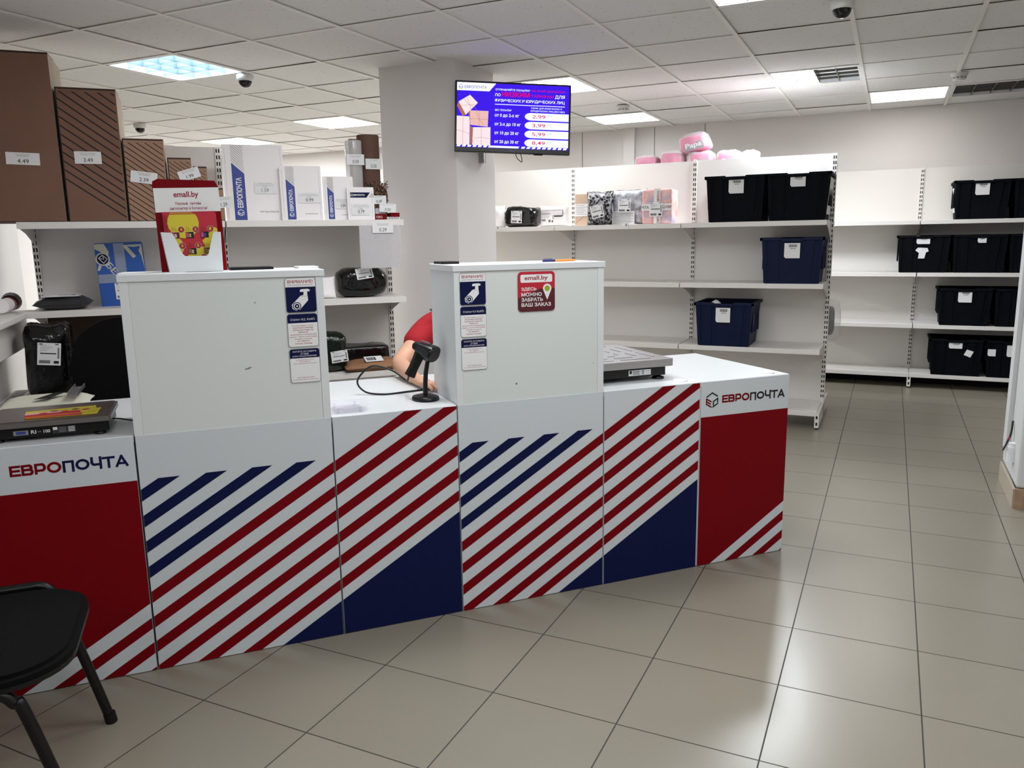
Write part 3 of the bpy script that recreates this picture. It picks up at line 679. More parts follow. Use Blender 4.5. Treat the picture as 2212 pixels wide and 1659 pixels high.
# ------------------------------------------------------------------ parcels
def ship_label(t, cx, cz, w, h, y, rot=0, name='shipping_label', tilt=0):
    m = MB(); m.T = Matrix.Translation((cx, y, cz)) @ Matrix.Rotation(rot, 4, 'Y') @ Matrix.Rotation(tilt, 4, 'X')
    m.box(-w/2, w/2, 0, .0012, -h/2, h/2, PAPER)
    y2 = -.0004
    m.rect(-w*.38, w*.3, h*.0, h*.05, y2, INK)
    for k in range(4): m.rect(-w*.4, -w*.4+w*(.3+.12*((k*5) % 3)), h*(.38-.08*k), h*(.395-.08*k), y2, GREYINK)
    m.rect(-w*.42, w*.05, -h*.42, -h*.28, y2, GREYINK); m.rect(w*.2, w*.42, -h*.42, -h*.3, y2, INK); m.rect(-w*.42, -w*.28, h*.42, h*.46, y2, INK); m.rect(w*.25, w*.4, h*.42, h*.46, y2, INK)
    m.rect(w*.36, w*.43, -.2*h, .3*h, y2, GREYINK)
    return m.build(name, t)
def pillow(mb, w, d, h, mt, p=2.6, amp=.006, freq=14, seed=1, n=18, c=(0, 0, 0)):
    vs = []; fs = []; eh = h*.42
    for side in (1, -1):
        for i in range(n+1):
            for j in range(n+1):
                a, b = -1+2*i/n, -1+2*j/n; f = max(0, (1-abs(a)**p)*(1-abs(b)**p))**.5
                x, y = a*w/2*(1-.06*(1-b*b)), b*d/2*(1-.06*(1-a*a)); q = Vector((x, y, side*.03))*freq+Vector((seed*5.1, seed*2.3, 0))
                nz = (noise.noise(q)+(.25-abs(noise.noise(q*2.2)))*.8)*amp*(.35+f)
                z = eh+(h-eh)*f+nz if side > 0 else max(0, eh*(1-f*1.15)+nz*.3)
                vs.append((x+c[0]+noise.noise(q*1.3)*amp*.5, y+c[1]+noise.noise(q*1.3+Vector((9, 0, 0)))*amp*.5, z+c[2]))
    m_ = (n+1)**2
    for i in range(n):
        for j in range(n):
            k = i*(n+1)+j; fs.append((k, k+n+1, k+n+2, k+1)); fs.append((m_+k, m_+k+1, m_+k+n+2, m_+k+n+1))
    return mb.add(vs, fs, mt, True)
def pouch(name, label, cat, loc, rz, size, mt, stand=True, p=2.6, amp=.006, seed=1, labs=(), group=None, part='wrapping', lean=0):
    t = thing(name, label, cat, loc, rz, group); m = MB(); w, d, h = size
    if stand: m.T = Matrix.Rotation(-lean, 4, 'X') @ Matrix.Translation((0, 0, d/2)) @ Matrix.Rotation(math.pi/2, 4, 'X')
    pillow(m, w, d, h, mt, p, amp, 14, seed); m.build(part, t)
    for L in labs: ship_label(t, *L)
    return t
def parcel(name, label, cat, loc, rz, size, mt, e=.25, amp=.012, freq=9, seed=1, labs=(), group=None, part='wrapping', n=16):
    t = thing(name, label, cat, loc, rz, group); m = MB(); blob(m, *size, mt, e, amp, freq, seed, n); m.build(part, t)
    for L in labs: ship_label(t, *L)
    return t
z0 = GZ[0]; yy = 6.1; G1 = 'parcels on the top shelf'
pouch('mailer', 'edge of a white mailer beside the pillar on the top shelf', 'mailer', (-3.02, 6.12, z0), 0, (.16, .185, .07), ENV, seed=2, group=G1)
parcel('parcel', 'shiny black bagged parcel with a white label on the top shelf', 'parcel', (-2.77, 6.08, z0), 0, (.285, .22, .165), POLY, .45, .02, seed=3, labs=[(-.01, .082, .097, .098, -.122, .04)], group=G1)
t = pouch('mailer', 'small white mailer next to the black bagged parcel', 'mailer', (-2.49, 6.09, z0), 0, (.255, .168, .05), ENV, True, 7, .004, 4, (), G1)
m = MB(); y = -.0545
m.rect(-.1, -.02, .1, .103, y, INK); m.rect(-.1, .09, .128, .131, y, GREYINK); m.line([(.0, .06), (.0, .085), (.085, .085), (.085, .125)], .004, y, INK); m.rect(.01, .08, .077, .083, y-.0002, INK)
for k in range(5): m.rect(-.095, -.04+.01*(k % 2), .118-.012*k, .12-.012*k, y, GREYINK)
m.rect(-.1, -.065, .045, .058, y, GREYINK); m.rect(-.04, -.022, .035, .055, y, GREYINK); m.rect(-.012, .0, .036, .048, y, INK); m.build('address_print', t)
t = thing('cardboard_box', 'pale cardboard box behind the black and white bag', 'box', (-2.19, 6.12, z0), 0, G1)
MB().box(-.12, .12, -.06, .1, 0, .25, CARD_P).build('carton', t, .003)
m = MB().rect(-.118, -.005, .075, .172, -.0615, PAPER)
for k in range(6): m.rect(-.108, -.04+.02*(k % 2), .16-.014*k, .162-.014*k, -.0618, GREYINK)
m.build('shipping_label', t); MB().line([(-.118, .02), (-.03, .085)], .003, -.0612, CARD).line([(-.1, .245), (-.03, .18)], .002, -.0612, CARD_L).build('tape', t)
pouch('parcel', 'bag with a black and grey floral print and tilted label', 'parcel', (-2.085, 6.07, z0), .06, (.21, .262, .13), ROSES, True, 3.5, .016, 5, [(.0, .105, .1, .1, -.142, -.22)], G1)
t = pouch('parcel', 'grey patterned parcel with a label and a white sheet', 'parcel', (-1.865, 6.14, z0), 0, (.285, .272, .11), GREYW, True, 7, .009, 6, [(-.02, .145, .1, .1, -.13)], G1)
m = MB().box(-.12, .06, -.122, -.121, .004, .105, PAPER)
for k in range(9): m.rect(-.11, .03+.02*(k % 2), .094-.01*k, .097-.01*k, -.1225, GREYINK)
m.build('invoice_sheet', t)
t = thing('parcel', 'coral wrapped parcel tied with printed white tape', 'parcel', (-1.62, 6.08, z0), 0, G1)
m = MB(); blob(m, .232, .2, .258, CORAL, .12, .006, 12, 8, 18); m.build('wrapping', t)
m = MB().rect(-.022, .028, .004, .262, -.1065, PAPER).rect(-.117, .117, .1, .15, -.1068, PAPER)
m.text('ЕВРОПОЧТА', .002, .022, .165, .245, -.107, REDINK, .02, 1); m.text('ЕВРОПО', .002, .022, .008, .085, -.107, REDINK, .02, 1); m.text('ЧТА', -.112, -.06, .115, .135, -.1072, INK, .02); emblem(m, .056, .125, .03, -.1072, INK, INK); m.text('ЕВР', .075, .113, .115, .135, -.1072, REDINK, .02)
m.build('printed_tape', t); ship_label(t, -.005, .108, .1, .105, -.109)
# pink packs lying along the top behind the row
def pink(label, x, w, h, z, rz=0, rx=0, seed=1, word=True):
    t = thing('pink_pack', label, 'pack', (x, 6.58, z), 0, 'pink packs on top of the shelving'); t.rotation_euler = (0, rx, rz)
    m = MB(); blob(m, w*.86, .2, h*.82, PINKB, .3, .006, 9, seed, 10, (0, 0, .006)); m.build('pack', t)
    if word: m = MB(); m.poly([(-w*.3, h*.1), (w*.36, h*.1), (w*.32, h*.5), (-w*.26, h*.45)], -.102, GREYINK); m.text('Papa', -w*.24, w*.3, h*.15, h*.48, -.1025, PAPER, .02); m.build('pack_print', t)
    m = MB(); blob(m, w, .25, h, BAGW, .5, .02, 11, seed+9, 12); m.build('clear_bag', t)
ZT = 1.92
def pk(*a, **k): pink(*a, **k)
pk('flat pink pack at the left end on top of the shelving', -1.86, .2, .125, ZT, seed=2, word=False); pk('pink pack second from the left on top of the shelving', -1.645, .2, .15, ZT, seed=3, word=False)
pk('pink pack with white script at the middle on top of the shelving', -1.415, .2, .135, ZT, seed=4); pk('mauve pack with script at the right on top of the shelving', -1.2, .17, .125, ZT, seed=5)
pk('pink pack lying on top of the two others', -1.465, .24, .15, 2.045, rx=-.2, seed=6)
parcel('plastic_bag', 'white plastic bag at the right end on top of the shelving', 'bag', (-1.05, 6.58, ZT), 0, (.17, .2, .11), ENV, .7, .02, seed=8)
t = thing('plastic_bag', 'translucent bag hanging out past the end of the shelving row', 'bag', (-.395, 6.58, .578))
m = MB(); blob(m, .15, .2, .31, BAGW, .5, .022, 10, 4, 14); m.build('film', t); m = MB(); blob(m, .08, .14, .22, POLYD, .5, .012, 10, 5, 10, (-.01, 0, .03)); m.build('contents', t)
# ------------------------------------------------------------------ price tags on the left shelving
def price(t, txt, cx, cz, w, h, y, rot=0, lines=('Услуга по упаковке в', 'картонную коробку'), tilt=0, ink=INK):
    m = MB(); m.T = Matrix.Translation((cx, y, cz)) @ Matrix.Rotation(rot, 4, 'Y') @ Matrix.Rotation(tilt, 4, 'X')
    m.box(-w/2, w/2, 0, .0012, -h/2, h/2, PAPER)
    for k, s in enumerate(lines):
        hw = min(w*.42, len(s)*.0019); z = h*(.36-.13*k); m.text(s, -hw, hw, z-h*.04, z+h*.04, -.0005, GREYINK)
    if txt: m.text(txt, -w*.17, w*.17, -h*.36, -h*.04, -.0006, ink, .0)
    return m.build('price_tag', t)
ZS = 1.514
def carton(label, u0, u1, w0, dep, h, hatch, price_args=(), mt=CARD, first_c=.0, z=ZS, span=99):
    t = cthing('cardboard_box', label, 'box', (u0+u1)/2, w0, z, 0, 'display cartons on the shelving'); W = u1-u0
    m = MB().box(-W/2, W/2, 0, dep, .001, h-.002, mt); m.rect(-W/2, W/2, 0, .004, -.0003, INK); m.rect(-W/2, -W/2+.005, 0, h, -.0003, INK)
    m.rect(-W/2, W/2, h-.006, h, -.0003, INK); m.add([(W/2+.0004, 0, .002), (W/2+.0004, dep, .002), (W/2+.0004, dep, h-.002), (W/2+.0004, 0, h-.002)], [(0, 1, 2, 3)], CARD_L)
    m.build('carton', t, .0015)
    if hatch:
        k = MB(); sp, th, lo = hatch
        R = [(-W/2+.006, .004), (W/2-.006, .004), (W/2-.006, h-.018), (-W/2+.006, h-.018)]
        c = h+.74*W*.35
        n = 0
        while c > lo and n < span:
            p = clip(R, .74, 1, -(c-th)); p = clip(p, -.74, -1, c) if len(p) > 2 else p
            if len(p) > 2: k.poly(p, -.0006, INK)
            c -= sp; n += 1
        k.build('printed_hatching', t)
    MB().box(-W/2, W/2, -.0, dep*.5, h-.001, h+.003, CARD_D if mt is CARD_D else CARD).build('flap', t)
    for P in price_args: price(t, *P[:6], **P[6] if len(P) > 6 else {})
    return t
carton('tallest plain brown carton at the far left tagged 4.49', -.775, -.392, 2.07, .38, .83, None, [('4.49', .03, .314, .15, .06, -.004, dict(rot=.03, lines=('Картонная коробка', '600х400х400 мм')))], CARD_D)
carton('tall hatched carton tagged 3.49', -.378, -.10, 2.07, .36, .668, (.044, .0075, .11), [('3.49', -.02, .325, .125, .062, -.004)], CARD_D)
carton('medium hatched carton tagged 2.39', -.092, .106, 2.07, .3, .425, (.03, .005, -.05), [('2.39', -.01, .228, .13, .06, -.004, dict(rot=.12, lines=('Картонная коробка', '400х300х200 мм')))])
carton('small hatched carton behind the red leaflet stand', .118, .236, 2.07, .26, .332, (.022, .0034, -.05), [('1.99', .045, .248, .11, .055, -.005, dict(rot=-.3))])
carton('second smallest hatched carton behind the leaflet stand', .243, .312, 2.07, .22, .288, (.02, .0032, -.05))
carton('smallest carton squeezed beside the largest white mailer', .325, .388, 2.07, .16, .175, None, [('1.29', .03, .1, .1, .06, -.005, dict(rot=-.1))])
def env(label, u0, u1, w0, h, pr, prpos, url=True, horiz=False, lean=.05):
    t = cthing('padded_mailer', label, 'mailer', (u0+u1)/2, w0, ZS, 0, 'white mailers displayed on the shelf'); t.rotation_euler = (-lean, 0, A); W = u1-u0
    m = MB().rbox(-W/2, W/2, 0, .012, .001, h, ENV, .006, 'y')
    m.rect(-W/2+.012, -W/2+.0135, .01, h-.02, -.0004, GREYW); m.rect(W/2-.0135, W/2-.012, .01, h-.02, -.0004, GREYW)
    m.build('envelope', t, .002)
    k = MB(); y = -.0008
    if horiz:
        k.poly([(-W*.38, h*.68), (W*.22, h*.68), (W*.36, h*.84), (-W*.38, h*.84)], y, NAVY); k.text('ЕВРОПОЧТА', -W*.26, W*.16, h*.73, h*.79, y-2e-4, PAPER, .02); emblem(k, -W*.32, h*.76, h*.09, y-2e-4, PAPER, PAPER)
        for q in range(8): a = W*.3+q*W*.03; k.line([(a, h*.69), (min(a+W*.13, W*.49), min(h*.83, h*.69+(min(a+W*.13, W*.49)-a)*1.1))], .0012, y, GREYINK)
    else:
        b0, b1 = -W*.36, -W*.16
        k.poly([(b0, .006), (b1, .006), (b1, h*.62), (b0, h*.76)], y, INK); k.poly([(b0+.002, .008), (b1-.002, .008), (b1-.002, h*.618), (b0+.002, h*.753)], y-2e-4, BLUEP)
        k.text('ЕВРОПОЧТА', b0+(b1-b0)*.26, b1-(b1-b0)*.26, h*.175, h*.57, y-4e-4, PAPER, .03, 1)
        emblem(k, (b0+b1)/2, h*.11, (b1-b0)*.6, y-4e-4, PAPER, PAPER)
        R = [(b0, h*.62), (b1, h*.62), (b1, h-.004), (b0, h-.004)]; s = h*.033; sl = h*.14/(b1-b0)
        for q in range(11):
            c = h*.655+s*q; p = clip(R, sl, 1, -(c-.0022+sl*b1)); p = clip(p, -sl, -1, c+sl*b1) if len(p) > 2 else p
            if len(p) > 2: k.poly(p, y, INK)
        if url: k.text('evropochta.by', W*.06, W*.38, h*.105, h*.105+W*.045, y, GREYINK)
    k.build('print', t)
    if pr: price(t, pr, *prpos, -.004, lines=('Услуга по упаковке в', 'пакет с воздушно-пузырьковой', 'пленкой'), ink=GREYINK if pr in ('1.59',) else INK)
env('largest white mailer with a blue band tagged 1.59', .40, .728, 2.16, .425, '1.59', (.055, .185, .115, .065)); env('second largest white mailer tagged 0.99', .70, .932, 2.12, .308, '0.99', (.043, .128, .125, .058))
env('third white mailer with a blue band tagged 0.89', .937, 1.112, 2.10, .25, '0.89', (.022, .095, .08, .06)); env('smallest white mailer with a horizontal navy stripe tagged 0.79', 1.068, 1.226, 2.07, .188, '0.79', (-.002, .06, .11, .065), horiz=True)
t = cthing('stretch_film_roll', 'tall roll of clear stretch film tagged 0.59', 'roll', 1.16, 2.3, ZS)
MB().lathe([(.048, 0), (.05, .01), (.05, .465), (.048, .475)], FILM, 28).build('film', t); MB().lathe([(.028, -.0), (.028, .484)], CARD_D, 20).build('core', t)
price(t, '0.59', .0, .36, .105, .062, -.056, lines=('Услуга по упаковке', 'в стретч-пленку'))
t = cthing('kraft_paper_roll', 'tall roll of brown kraft paper tagged 0.20', 'roll', 1.262, 2.36, ZS)
MB().lathe([(.066, 0), (.068, .006), (.068, .51), (.066, .516)], KRAFT_D, 32).build('paper', t); price(t, '0.20', .015, .34, .1, .062, -.076, lines=('Крафт-бумага',))
t = cthing('shredded_paper_bag', 'bag of brown shredded paper filler tagged 0.59', 'bag', 1.265, 2.2, ZS)
m = MB(); blob(m, .125, .12, .21, CRINKLE, .55, .02, 25, 3, 16)
for q in range(260):
    a = rg.random()*6.28; r_ = .035+.035*rg.random(); zz = .1+.12*rg.random(); p0 = Vector((r_*math.cos(a), r_*math.sin(a), zz)); dv = Vector((rg.uniform(-1, 1), rg.uniform(-1, 1), rg.uniform(-.5, 1)))*.016
    m.tube([p0, p0+dv*.5+Vector((0, 0, .006)), p0+dv], .0022, (KRAFT, KRAFT_D, INK)[q % 3], 4)
m.build('shreds', t); price(t, '0.59', .0, .118, .09, .05, -.076, lines=('наполнитель',))
t = cthing('tape_pack', 'dark red pack tagged 0.50 at the right end of the top shelf', 'pack', 1.30, 2.07, ZS)
m = MB().box(-.07, -.01, 0, .1, .001, .066, GREYW).box(-.07, -.01, -.001, .1, .001, .034, RED); m.text('ПРО', -.066, -.03, .008, .022, -.0015, PAPER); m.box(.0, .075, .0, .09, .001, .016, PAPER).box(.02, .075, -.001, .09, .016, .04, RED)
for q in range(6): m.line([(.006+q*.011, .003), (.014+q*.011, .014)], .003, -.0012, INK)
m.build('packs', t); price(t, '0.50', .0, .068, .1, .05, -.02, rot=.05, lines=('Услуга по упаковке',))
# hanging bubble wrap bag
t = cthing('bubble_wrap_bag', 'bubble wrap bag hanging from the top shelf edge tagged 0.29', 'bag', 1.244, 2.028, 1.232)
m = MB().box(-.124, .122, 0, .006, 0, .25, BUBBLE)
for q in range(26):
    for p in range(26):
        x = -.119+q*.0093; z = .006+p*.0093+(.0046 if q % 2 else 0)
        m.add([(x+.0036*math.cos(a*1.047), -.0002, z+.0036*math.sin(a*1.047)) for a in range(6)]+[(x, -.0028, z)], [(a, (a+1) % 6, 6) for a in range(6)], BUBBLE, True)
m.build('bubble_film', t); price(t, '0.29', .015, .235, .125, .062, -.008, lines=('Услуга по упаковке в', 'пузырчатую пленку'))
# second shelf
t = pouch('mailer', 'flat dark grey mailer with white address sheet on the left shelf', 'mailer', cw(-.465, 2.2, 1.055), A+.05, (.275, .25, .075), POLYD, False, 2.4, .01, 11)
m = MB(); pillow(m, .2, .19, .008, PAPER, 6, .004, 12, 3, 10, (-.01, -.005, .068)); m.build('address_sheet', t)
t = cthing('parcel_box', 'blue and white printed parcel box standing on the left shelf', 'box', -.17, 2.26, 1.056, .03)
t.rotation_euler = (-.06, -.03, A+.02)
MB().box(-.12, .12, 0, .13, 0, .35, BLUEBOX).build('carton', t, .003)
m = MB(); y = -.0012
m.poly([(-.12, .32), (-.12, .345), (-.07, .345), (-.05, .3), (-.056, .28)], y, CREAM)
m.disc(-.085, .262, .036, y-1e-4, CREAM, 24); m.disc(-.085, .262, .029, y-2e-4, NAVY, 24)
m.line([(-.105, .268), (-.085, .284), (-.062, .262), (-.083, .24)], .004, y-3e-4, CREAM, True); m.line([(-.105, .268), (-.08, .262), (-.083, .284)], .003, y-4e-4, CREAM)
m.T = Matrix.Translation((-.03, 0, .185)) @ Matrix.Rotation(.95, 4, 'Y'); m.text('БЕЛ', -.06, .04, -.014, .02, y-2e-4, CREAM, .03); m.T = Matrix()
m.poly([(.018, .335), (.04, .335), (.085, .27), (.068, .26)], y, CREAM); m.poly([(.04, .335), (.115, .335), (.118, .327), (.08, .322), (.05, .326)], y, CREAM)
m.poly([(.118, .34), (.12, .2), (.112, .27), (.1, .3)], y, CREAM); m.poly([(-.118, .2), (-.105, .2), (-.095, .225), (-.108, .23)], y, CREAM)
m.build('white_print', t); MB().box(-.025, .028, -.002, -.0016, .14, .345, TAPE).box(-.118, .118, -.0022, -.0019, .13, .178, TAPE).build('tape', t); ship_label(t, .0, .082, .085, .09, -.004)
pouch('mailer', 'white mailer leaning beside the tall left counter unit', 'mailer', cw(.92, 2.16, 1.055), A, (.13, .13, .025), ENV, True, 6, .003, 21, lean=.22)
t = parcel('parcel', 'round black bagged parcel under the hanging bubble wrap', 'parcel', cw(1.152, 2.22, 1.055), A, (.315, .22, .178), POLY, .62, .012, 12, 12, n=20)
ship_label(t, .0, .145, .1, .07, -.121, -.12, tilt=-.45)
# third shelf
t = parcel('parcel', 'upright dark green and black bagged parcel with label on the lower shelf', 'parcel', cw(.93, 2.2, .61), A, (.2, .2, .235), POLYG, .5, .02, 9, 14)
ship_label(t, .045, .1, .1, .07, -.118, -.1)
parcel('parcel', 'long black bagged parcel behind the brown mailer', 'parcel', cw(1.165, 2.32, .61), A, (.3, .2, .135), POLY, .25, .012, 11, 15)
t = pouch('mailer', 'brown kraft mailer lying at the front of the lower shelf', 'mailer', cw(1.19, 2.15, .61), A+.05, (.4, .24, .06), KRAFT, False, 3.2, .008, 16)

m = MB(); m.T = Matrix.Translation((-.01, -.05, .070)) @ Matrix.Rotation(-1.25, 4, 'X'); m.box(-.055, .055, 0, .001, -.035, .035, PAPER); m.rect(-.045, .0, -.02, .02, -.0004, GREYINK); m.rect(.002, .012, -.02, .02, -.0004, INK); m.build('shipping_label', t)
t = parcel('parcel', 'large black bagged parcel standing at the far left below the sill', 'parcel', cw(-.535, 2.06, .61), A+.1, (.23, .22, .385), POLY, .4, .022, 9, 17, n=18)
ship_label(t, .0, .235, .105, .115, -.125, .12)
t = thing('wrapped_tube', 'dark red and black tube lying on the window sill at the left edge', 'tube', cw(-.7, 2.05, 1.055), A+math.pi/2)
MB().tube([(-.14, 0, .045), (.0, 0, .045)], .034, ENV, 16).build('wrapper', t); MB().tube([(.0, 0, .045), (.05, 0, .045)], .036, DIALR, 16).build('body', t); MB().tube([(.05, 0, .05), (.1, 0, .054), (.125, 0, .056)], [.04, .048, .03], BLACK, 16).build('cap', t)
# ------------------------------------------------------------------ radiator
t = cthing('radiator', 'white panel radiator under the sill at the left edge', 'radiator', -.8, 0)
m = MB().box(.02, .1, .9, 2.38, .12, .575, RADW)
for q in range(18): w = .93+q*.08; m.box(.1, .106, w, w+.05, .15, .555, RADW)
m.build('panels', t, .004)
m = MB().box(.015, .105, .9, 2.38, .575, .6, RADW)
for q in range(36): w = .92+q*.0405; m.box(.03, .09, w, w+.02, .6001, .6006, GREYINK)
m.build('top_grille', t, .003); MB().tube([(.06, .86, .56), (.06, .78, .56)], .022, FIXW, 14).tube([(.06, .9, .56), (.06, .86, .56)], .012, CHROME, 10).build('valve', t)
# ------------------------------------------------------------------ left desk
t = cthing('flat_scale', 'black flat weighing scale with dark metal plate at the left edge', 'scale', -.24, .055, ZD)
MB().rbox(-.17, .168, .012, .245, .012, .044, BLACK, .012).build('base', t, .002)
MB().rbox(-.178, .176, .0, .262, .045, .060, mat('scale rim steel', (132, 128, 126), .35, metal=.7), .012).build('platform', t, .004)
MB().rbox(-.17, .168, .008, .254, .058, .0635, STEEL_D, .01).build('plate_cover', t, .0015)
for x in (-.14, .14):
    for y in (.03, .22): MB().lathe([(.017, 0), (.017, .008), (.008, .012)], BLACK, 14, (x, y)).build('foot', t)
m = MB(); y = .0108
m.rect(-.095, -.055, .02, .034, y, STEEL); m.rect(-.088, -.062, .0225, .0315, y-1e-4, BLUEP); m.text('RI', -.048, -.034, .022, .033, y, PAPER, .02); m.rect(-.030, -.0265, .025, .0285, y, GREYINK); m.rect(-.0255, -.021, .025, .0285, y, GREYINK); m.text('100', -.014, .004, .022, .032, y, PAPER, .02)
m.build('connector_panel', t)
m = MB().rect(.01, .075, .017, .038, y, EDGE).rect(.012, .024, .028, .037, y-1e-4, PAPER)
for q in range(4): m.rect(.028, .048, .02+q*.0045, .022+q*.0045, y-1e-4, GREYINK); m.rect(.054, .072, .02+q*.0045, .022+q*.0045, y-1e-4, PAPER)
m.build('rating_plate', t); MB().tube([(.165, .13, .025), (.19, .13, .022), (.235, .15, .006), (.26, .16, .004)], .0028, BLACK, 6, sub=5).build('cable', t)
for k, (lb, du, dw, r_) in enumerate((('upper yellow and red leaflet on the left scale', .0, .012, .12), ('lower leaflet lying fanned on the left scale', .012, -.012, -.02))):
    o = MB().box(-.1, .1, -.05, .05, 0, .0012, YEL)
    o.box(-.1, .055, -.05, -.012, .0012, .0016, LRED).box(-.1, .0, -.012, .015, .0012, .0016, CORAL)
    for q in range(5): x = -.05+q*.03; o.add([(x+.012*math.cos(a), .02*((q % 2)-.3)+.009*math.sin(a), .0018) for a in [i*.7 for i in range(9)]], [tuple(range(9))], (LRED, DRED)[q % 2])
    b = o.build('leaflet'); b.location = cw(-.215+du, .15+dw, ZD+.0645+.0018*(1-k)); b.rotation_euler = (0, 0, A+r_); tag(b, lb, 'leaflet', 'leaflets on the scale')
t = cthing('mailer', 'cream padded mailer lying flat behind the left scale', 'mailer', -.325, .58, ZD, .04)
m = MB(); pillow(m, .3, .22, .05, CREAM, 4, .006, 12, 31, 16); m.build('envelope', t); MB().add([(-.03, -.085, .056), (.02, -.085, .057), (.07, -.0, .062), (.03, -.0, .062)], [(0, 1, 2, 3)], BLACKM).build('black_flap', t)
t = cthing('steel_bracket', 'grey metal strip with holes lying on the cream mailer', 'bracket', -.225, .58, ZD+.06, 0)
m = MB().box(-.017, .017, -.09, .1, 0, .003, STEEL).box(-.017, -.014, -.09, .1, 0, .014, STEEL).box(.014, .017, -.09, .1, 0, .014, STEEL)
for q in range(4): m.lathe([(.004, .0031), (.004, .0034)], SLOT, 10, (0, -.05+q*.03))
m.build('strip', t)
# ------------------------------------------------------------------ middle desk: scanner, tray
t = cthing('barcode_scanner', 'black handheld barcode scanner standing in its holder on the counter', 'scanner', .988, .155, ZD)
MB().lathe([(.050, 0), (.051, .004), (.049, .012), (.03, .018), (.012, .021)], BLACK, 32, sy=1.25).build('stand_base', t)
MB().tube([(0, 0, .018), (.0, .0, .05), (.004, 0, .1), (.014, .0, .15), (.02, 0, .165)], [.0095, .0075], BLACK, 12).build('stand_neck', t)
V = lambda a, b, c: Vector((a, b, c))
hd = V(.60, -.72, -.36).normalized()
p0 = V(-.024, .052, .204)
hp = [p0+hd*q for q in (0, .006, .03, .055, .078, .090)]
MB().loft(hp, [(.010, .008), (.018, .015), (.025, .021), (.028, .025), (.036, .031), (.0365, .0315)], BLACK, 28, .8).build('scanner_head', t)
MB().loft([p0+hd*q for q in (.0895, .094, .1)], [(.037, .032), (.0375, .0325), (.034, .029)], mat('glossy black bezel', (12, 12, 13), .12), 28, .8).build('front_bezel', t)
MB().loft([p0+hd*q for q in (.0995, .1008)], [(.027, .019), (.026, .018)], mat('scanner glass', (40, 3, 6), .06), 28, .7).build('scan_window', t)
MB().loft([V(-.002, .022, .185), V(-.018, .03, .15), V(-.034, .038, .115), V(-.046, .045, .088)], [(.0165, .024), (.015, .0195), (.015, .0185), (.0165, .021)], BLACK, 20, .8).build('handle', t)
MB().loft([V(.012, .008, .16), V(.004, .012, .148)], [(.008, .008), (.007, .006)], mat('trigger grey', (30, 30, 32), .4), 14).build('trigger', t)
m = MB(); m.T = Matrix.Translation((.0115, .0095, .2155)) @ Matrix.Rotation(-.876, 4, 'Z') @ Matrix.Rotation(.26, 4, 'Y') @ Matrix.Rotation(-math.pi/2, 4, 'X')
m.rect(-.022, .022, -.009, .009, 0, EDGE)
for k in range(6): m.rect(-.018+.006*k, -.0145+.006*k, -.006, .006, -.0004, GREYINK)
m.build('top_plate', t)
MB().tube([V(-.05, .046, .086), V(-.05, .08, .058), V(-.045, .13, .058), V(-.085, .19, .09), V(-.155, .225, .105), V(-.215, .21, .055), V(-.19, .19, .012), V(-.125, .15, .004), V(-.03, .162, .004), V(.086, .186, .004)], .0038, BLACK, 8, sub=10).build('cable', t)
t = cthing('coin_tray', 'clear plastic coin tray on the counter beside the scanner', 'tray', .686, .10, ZD)
MB().prism([(-.065, -.07), (.05, -.075), (.075, -.03), (.07, .05), (.04, .075), (-.065, .075)], .018, .022, CLEAR).build('tray_top', t, .001)
for x, y in ((-.04, -.05), (.035, -.055), (-.04, .05), (.035, .05)): MB().tube([(x, y, 0), (x, y, .018)], .005, CLEAR, 8).build('foot', t)
MB().rbox(-.05, .05, -.06, .06, .001, .006, CLEAR, .02).build('dish', t)
# ------------------------------------------------------------------ right scale
t = cthing('platform_scale', 'steel platform scale on the right-hand counter', 'scale', 1.80, .11, ZD)
MB().rbox(-.21, .225, .025, .46, .018, .052, BLACK, .01).build('base', t, .002)
m = MB().rbox(-.25, .245, 0, .5, .058, .088, STEEL, .01)
m.build('platform', t, .004)
m = MB()
for k in range(3):
    a = .05+.055*k
    for s in (-1, 1): m.box(-.25+a+.03, -.01, s*(.25-a)+.248, s*(.25-a)+.254, .088, .0905, STEEL).box(.02, .245-a-.03, s*(.25-a)+.248, s*(.25-a)+.254, .088, .0905, STEEL); m.box(s*(.2475-a)-.003, s*(.2475-a)+.003, a+.03, .23, .088, .0905, STEEL).box(s*(.2475-a)-.003, s*(.2475-a)+.003, .27, .47-a, .088, .0905, STEEL)
m.build('pressed_ribs', t, .0012)
for x in (-.17, .2):
    for y in (.05, .44): MB().lathe([(.026, 0), (.026, .008), (.012, .013), (.006, .02)], BLACK, 18, (x, y)).build('foot', t)
m = MB().rect(.045, .15, .024, .047, .0243, PAPER).rect(.049, .06, .032, .045, .024, INK)
for q in range(4): m.rect(.064, .1-.006*(q % 2), .028+q*.0045, .030+q*.0045, .024, INK); m.rect(.106, .118, .028+q*.0045, .031+q*.0045, .024, GREYINK); m.rect(.124, .148, .028+q*.0045, .0285+q*.0045, .024, GREYINK)
m.build('rating_plate', t)
for u, w, lb in ((2.045, .062, 'round white cable cap in front of the steel scale'), (2.488, .062, 'round white cable cap near the right counter corner')):
    b = MB().lathe([(.03, 0), (.03, .003), (.026, .0055)], WHITE, 28).build('cable_cap'); b.location = cw(u, w, ZD); tag(b, lb, 'cable cap', 'cable caps')
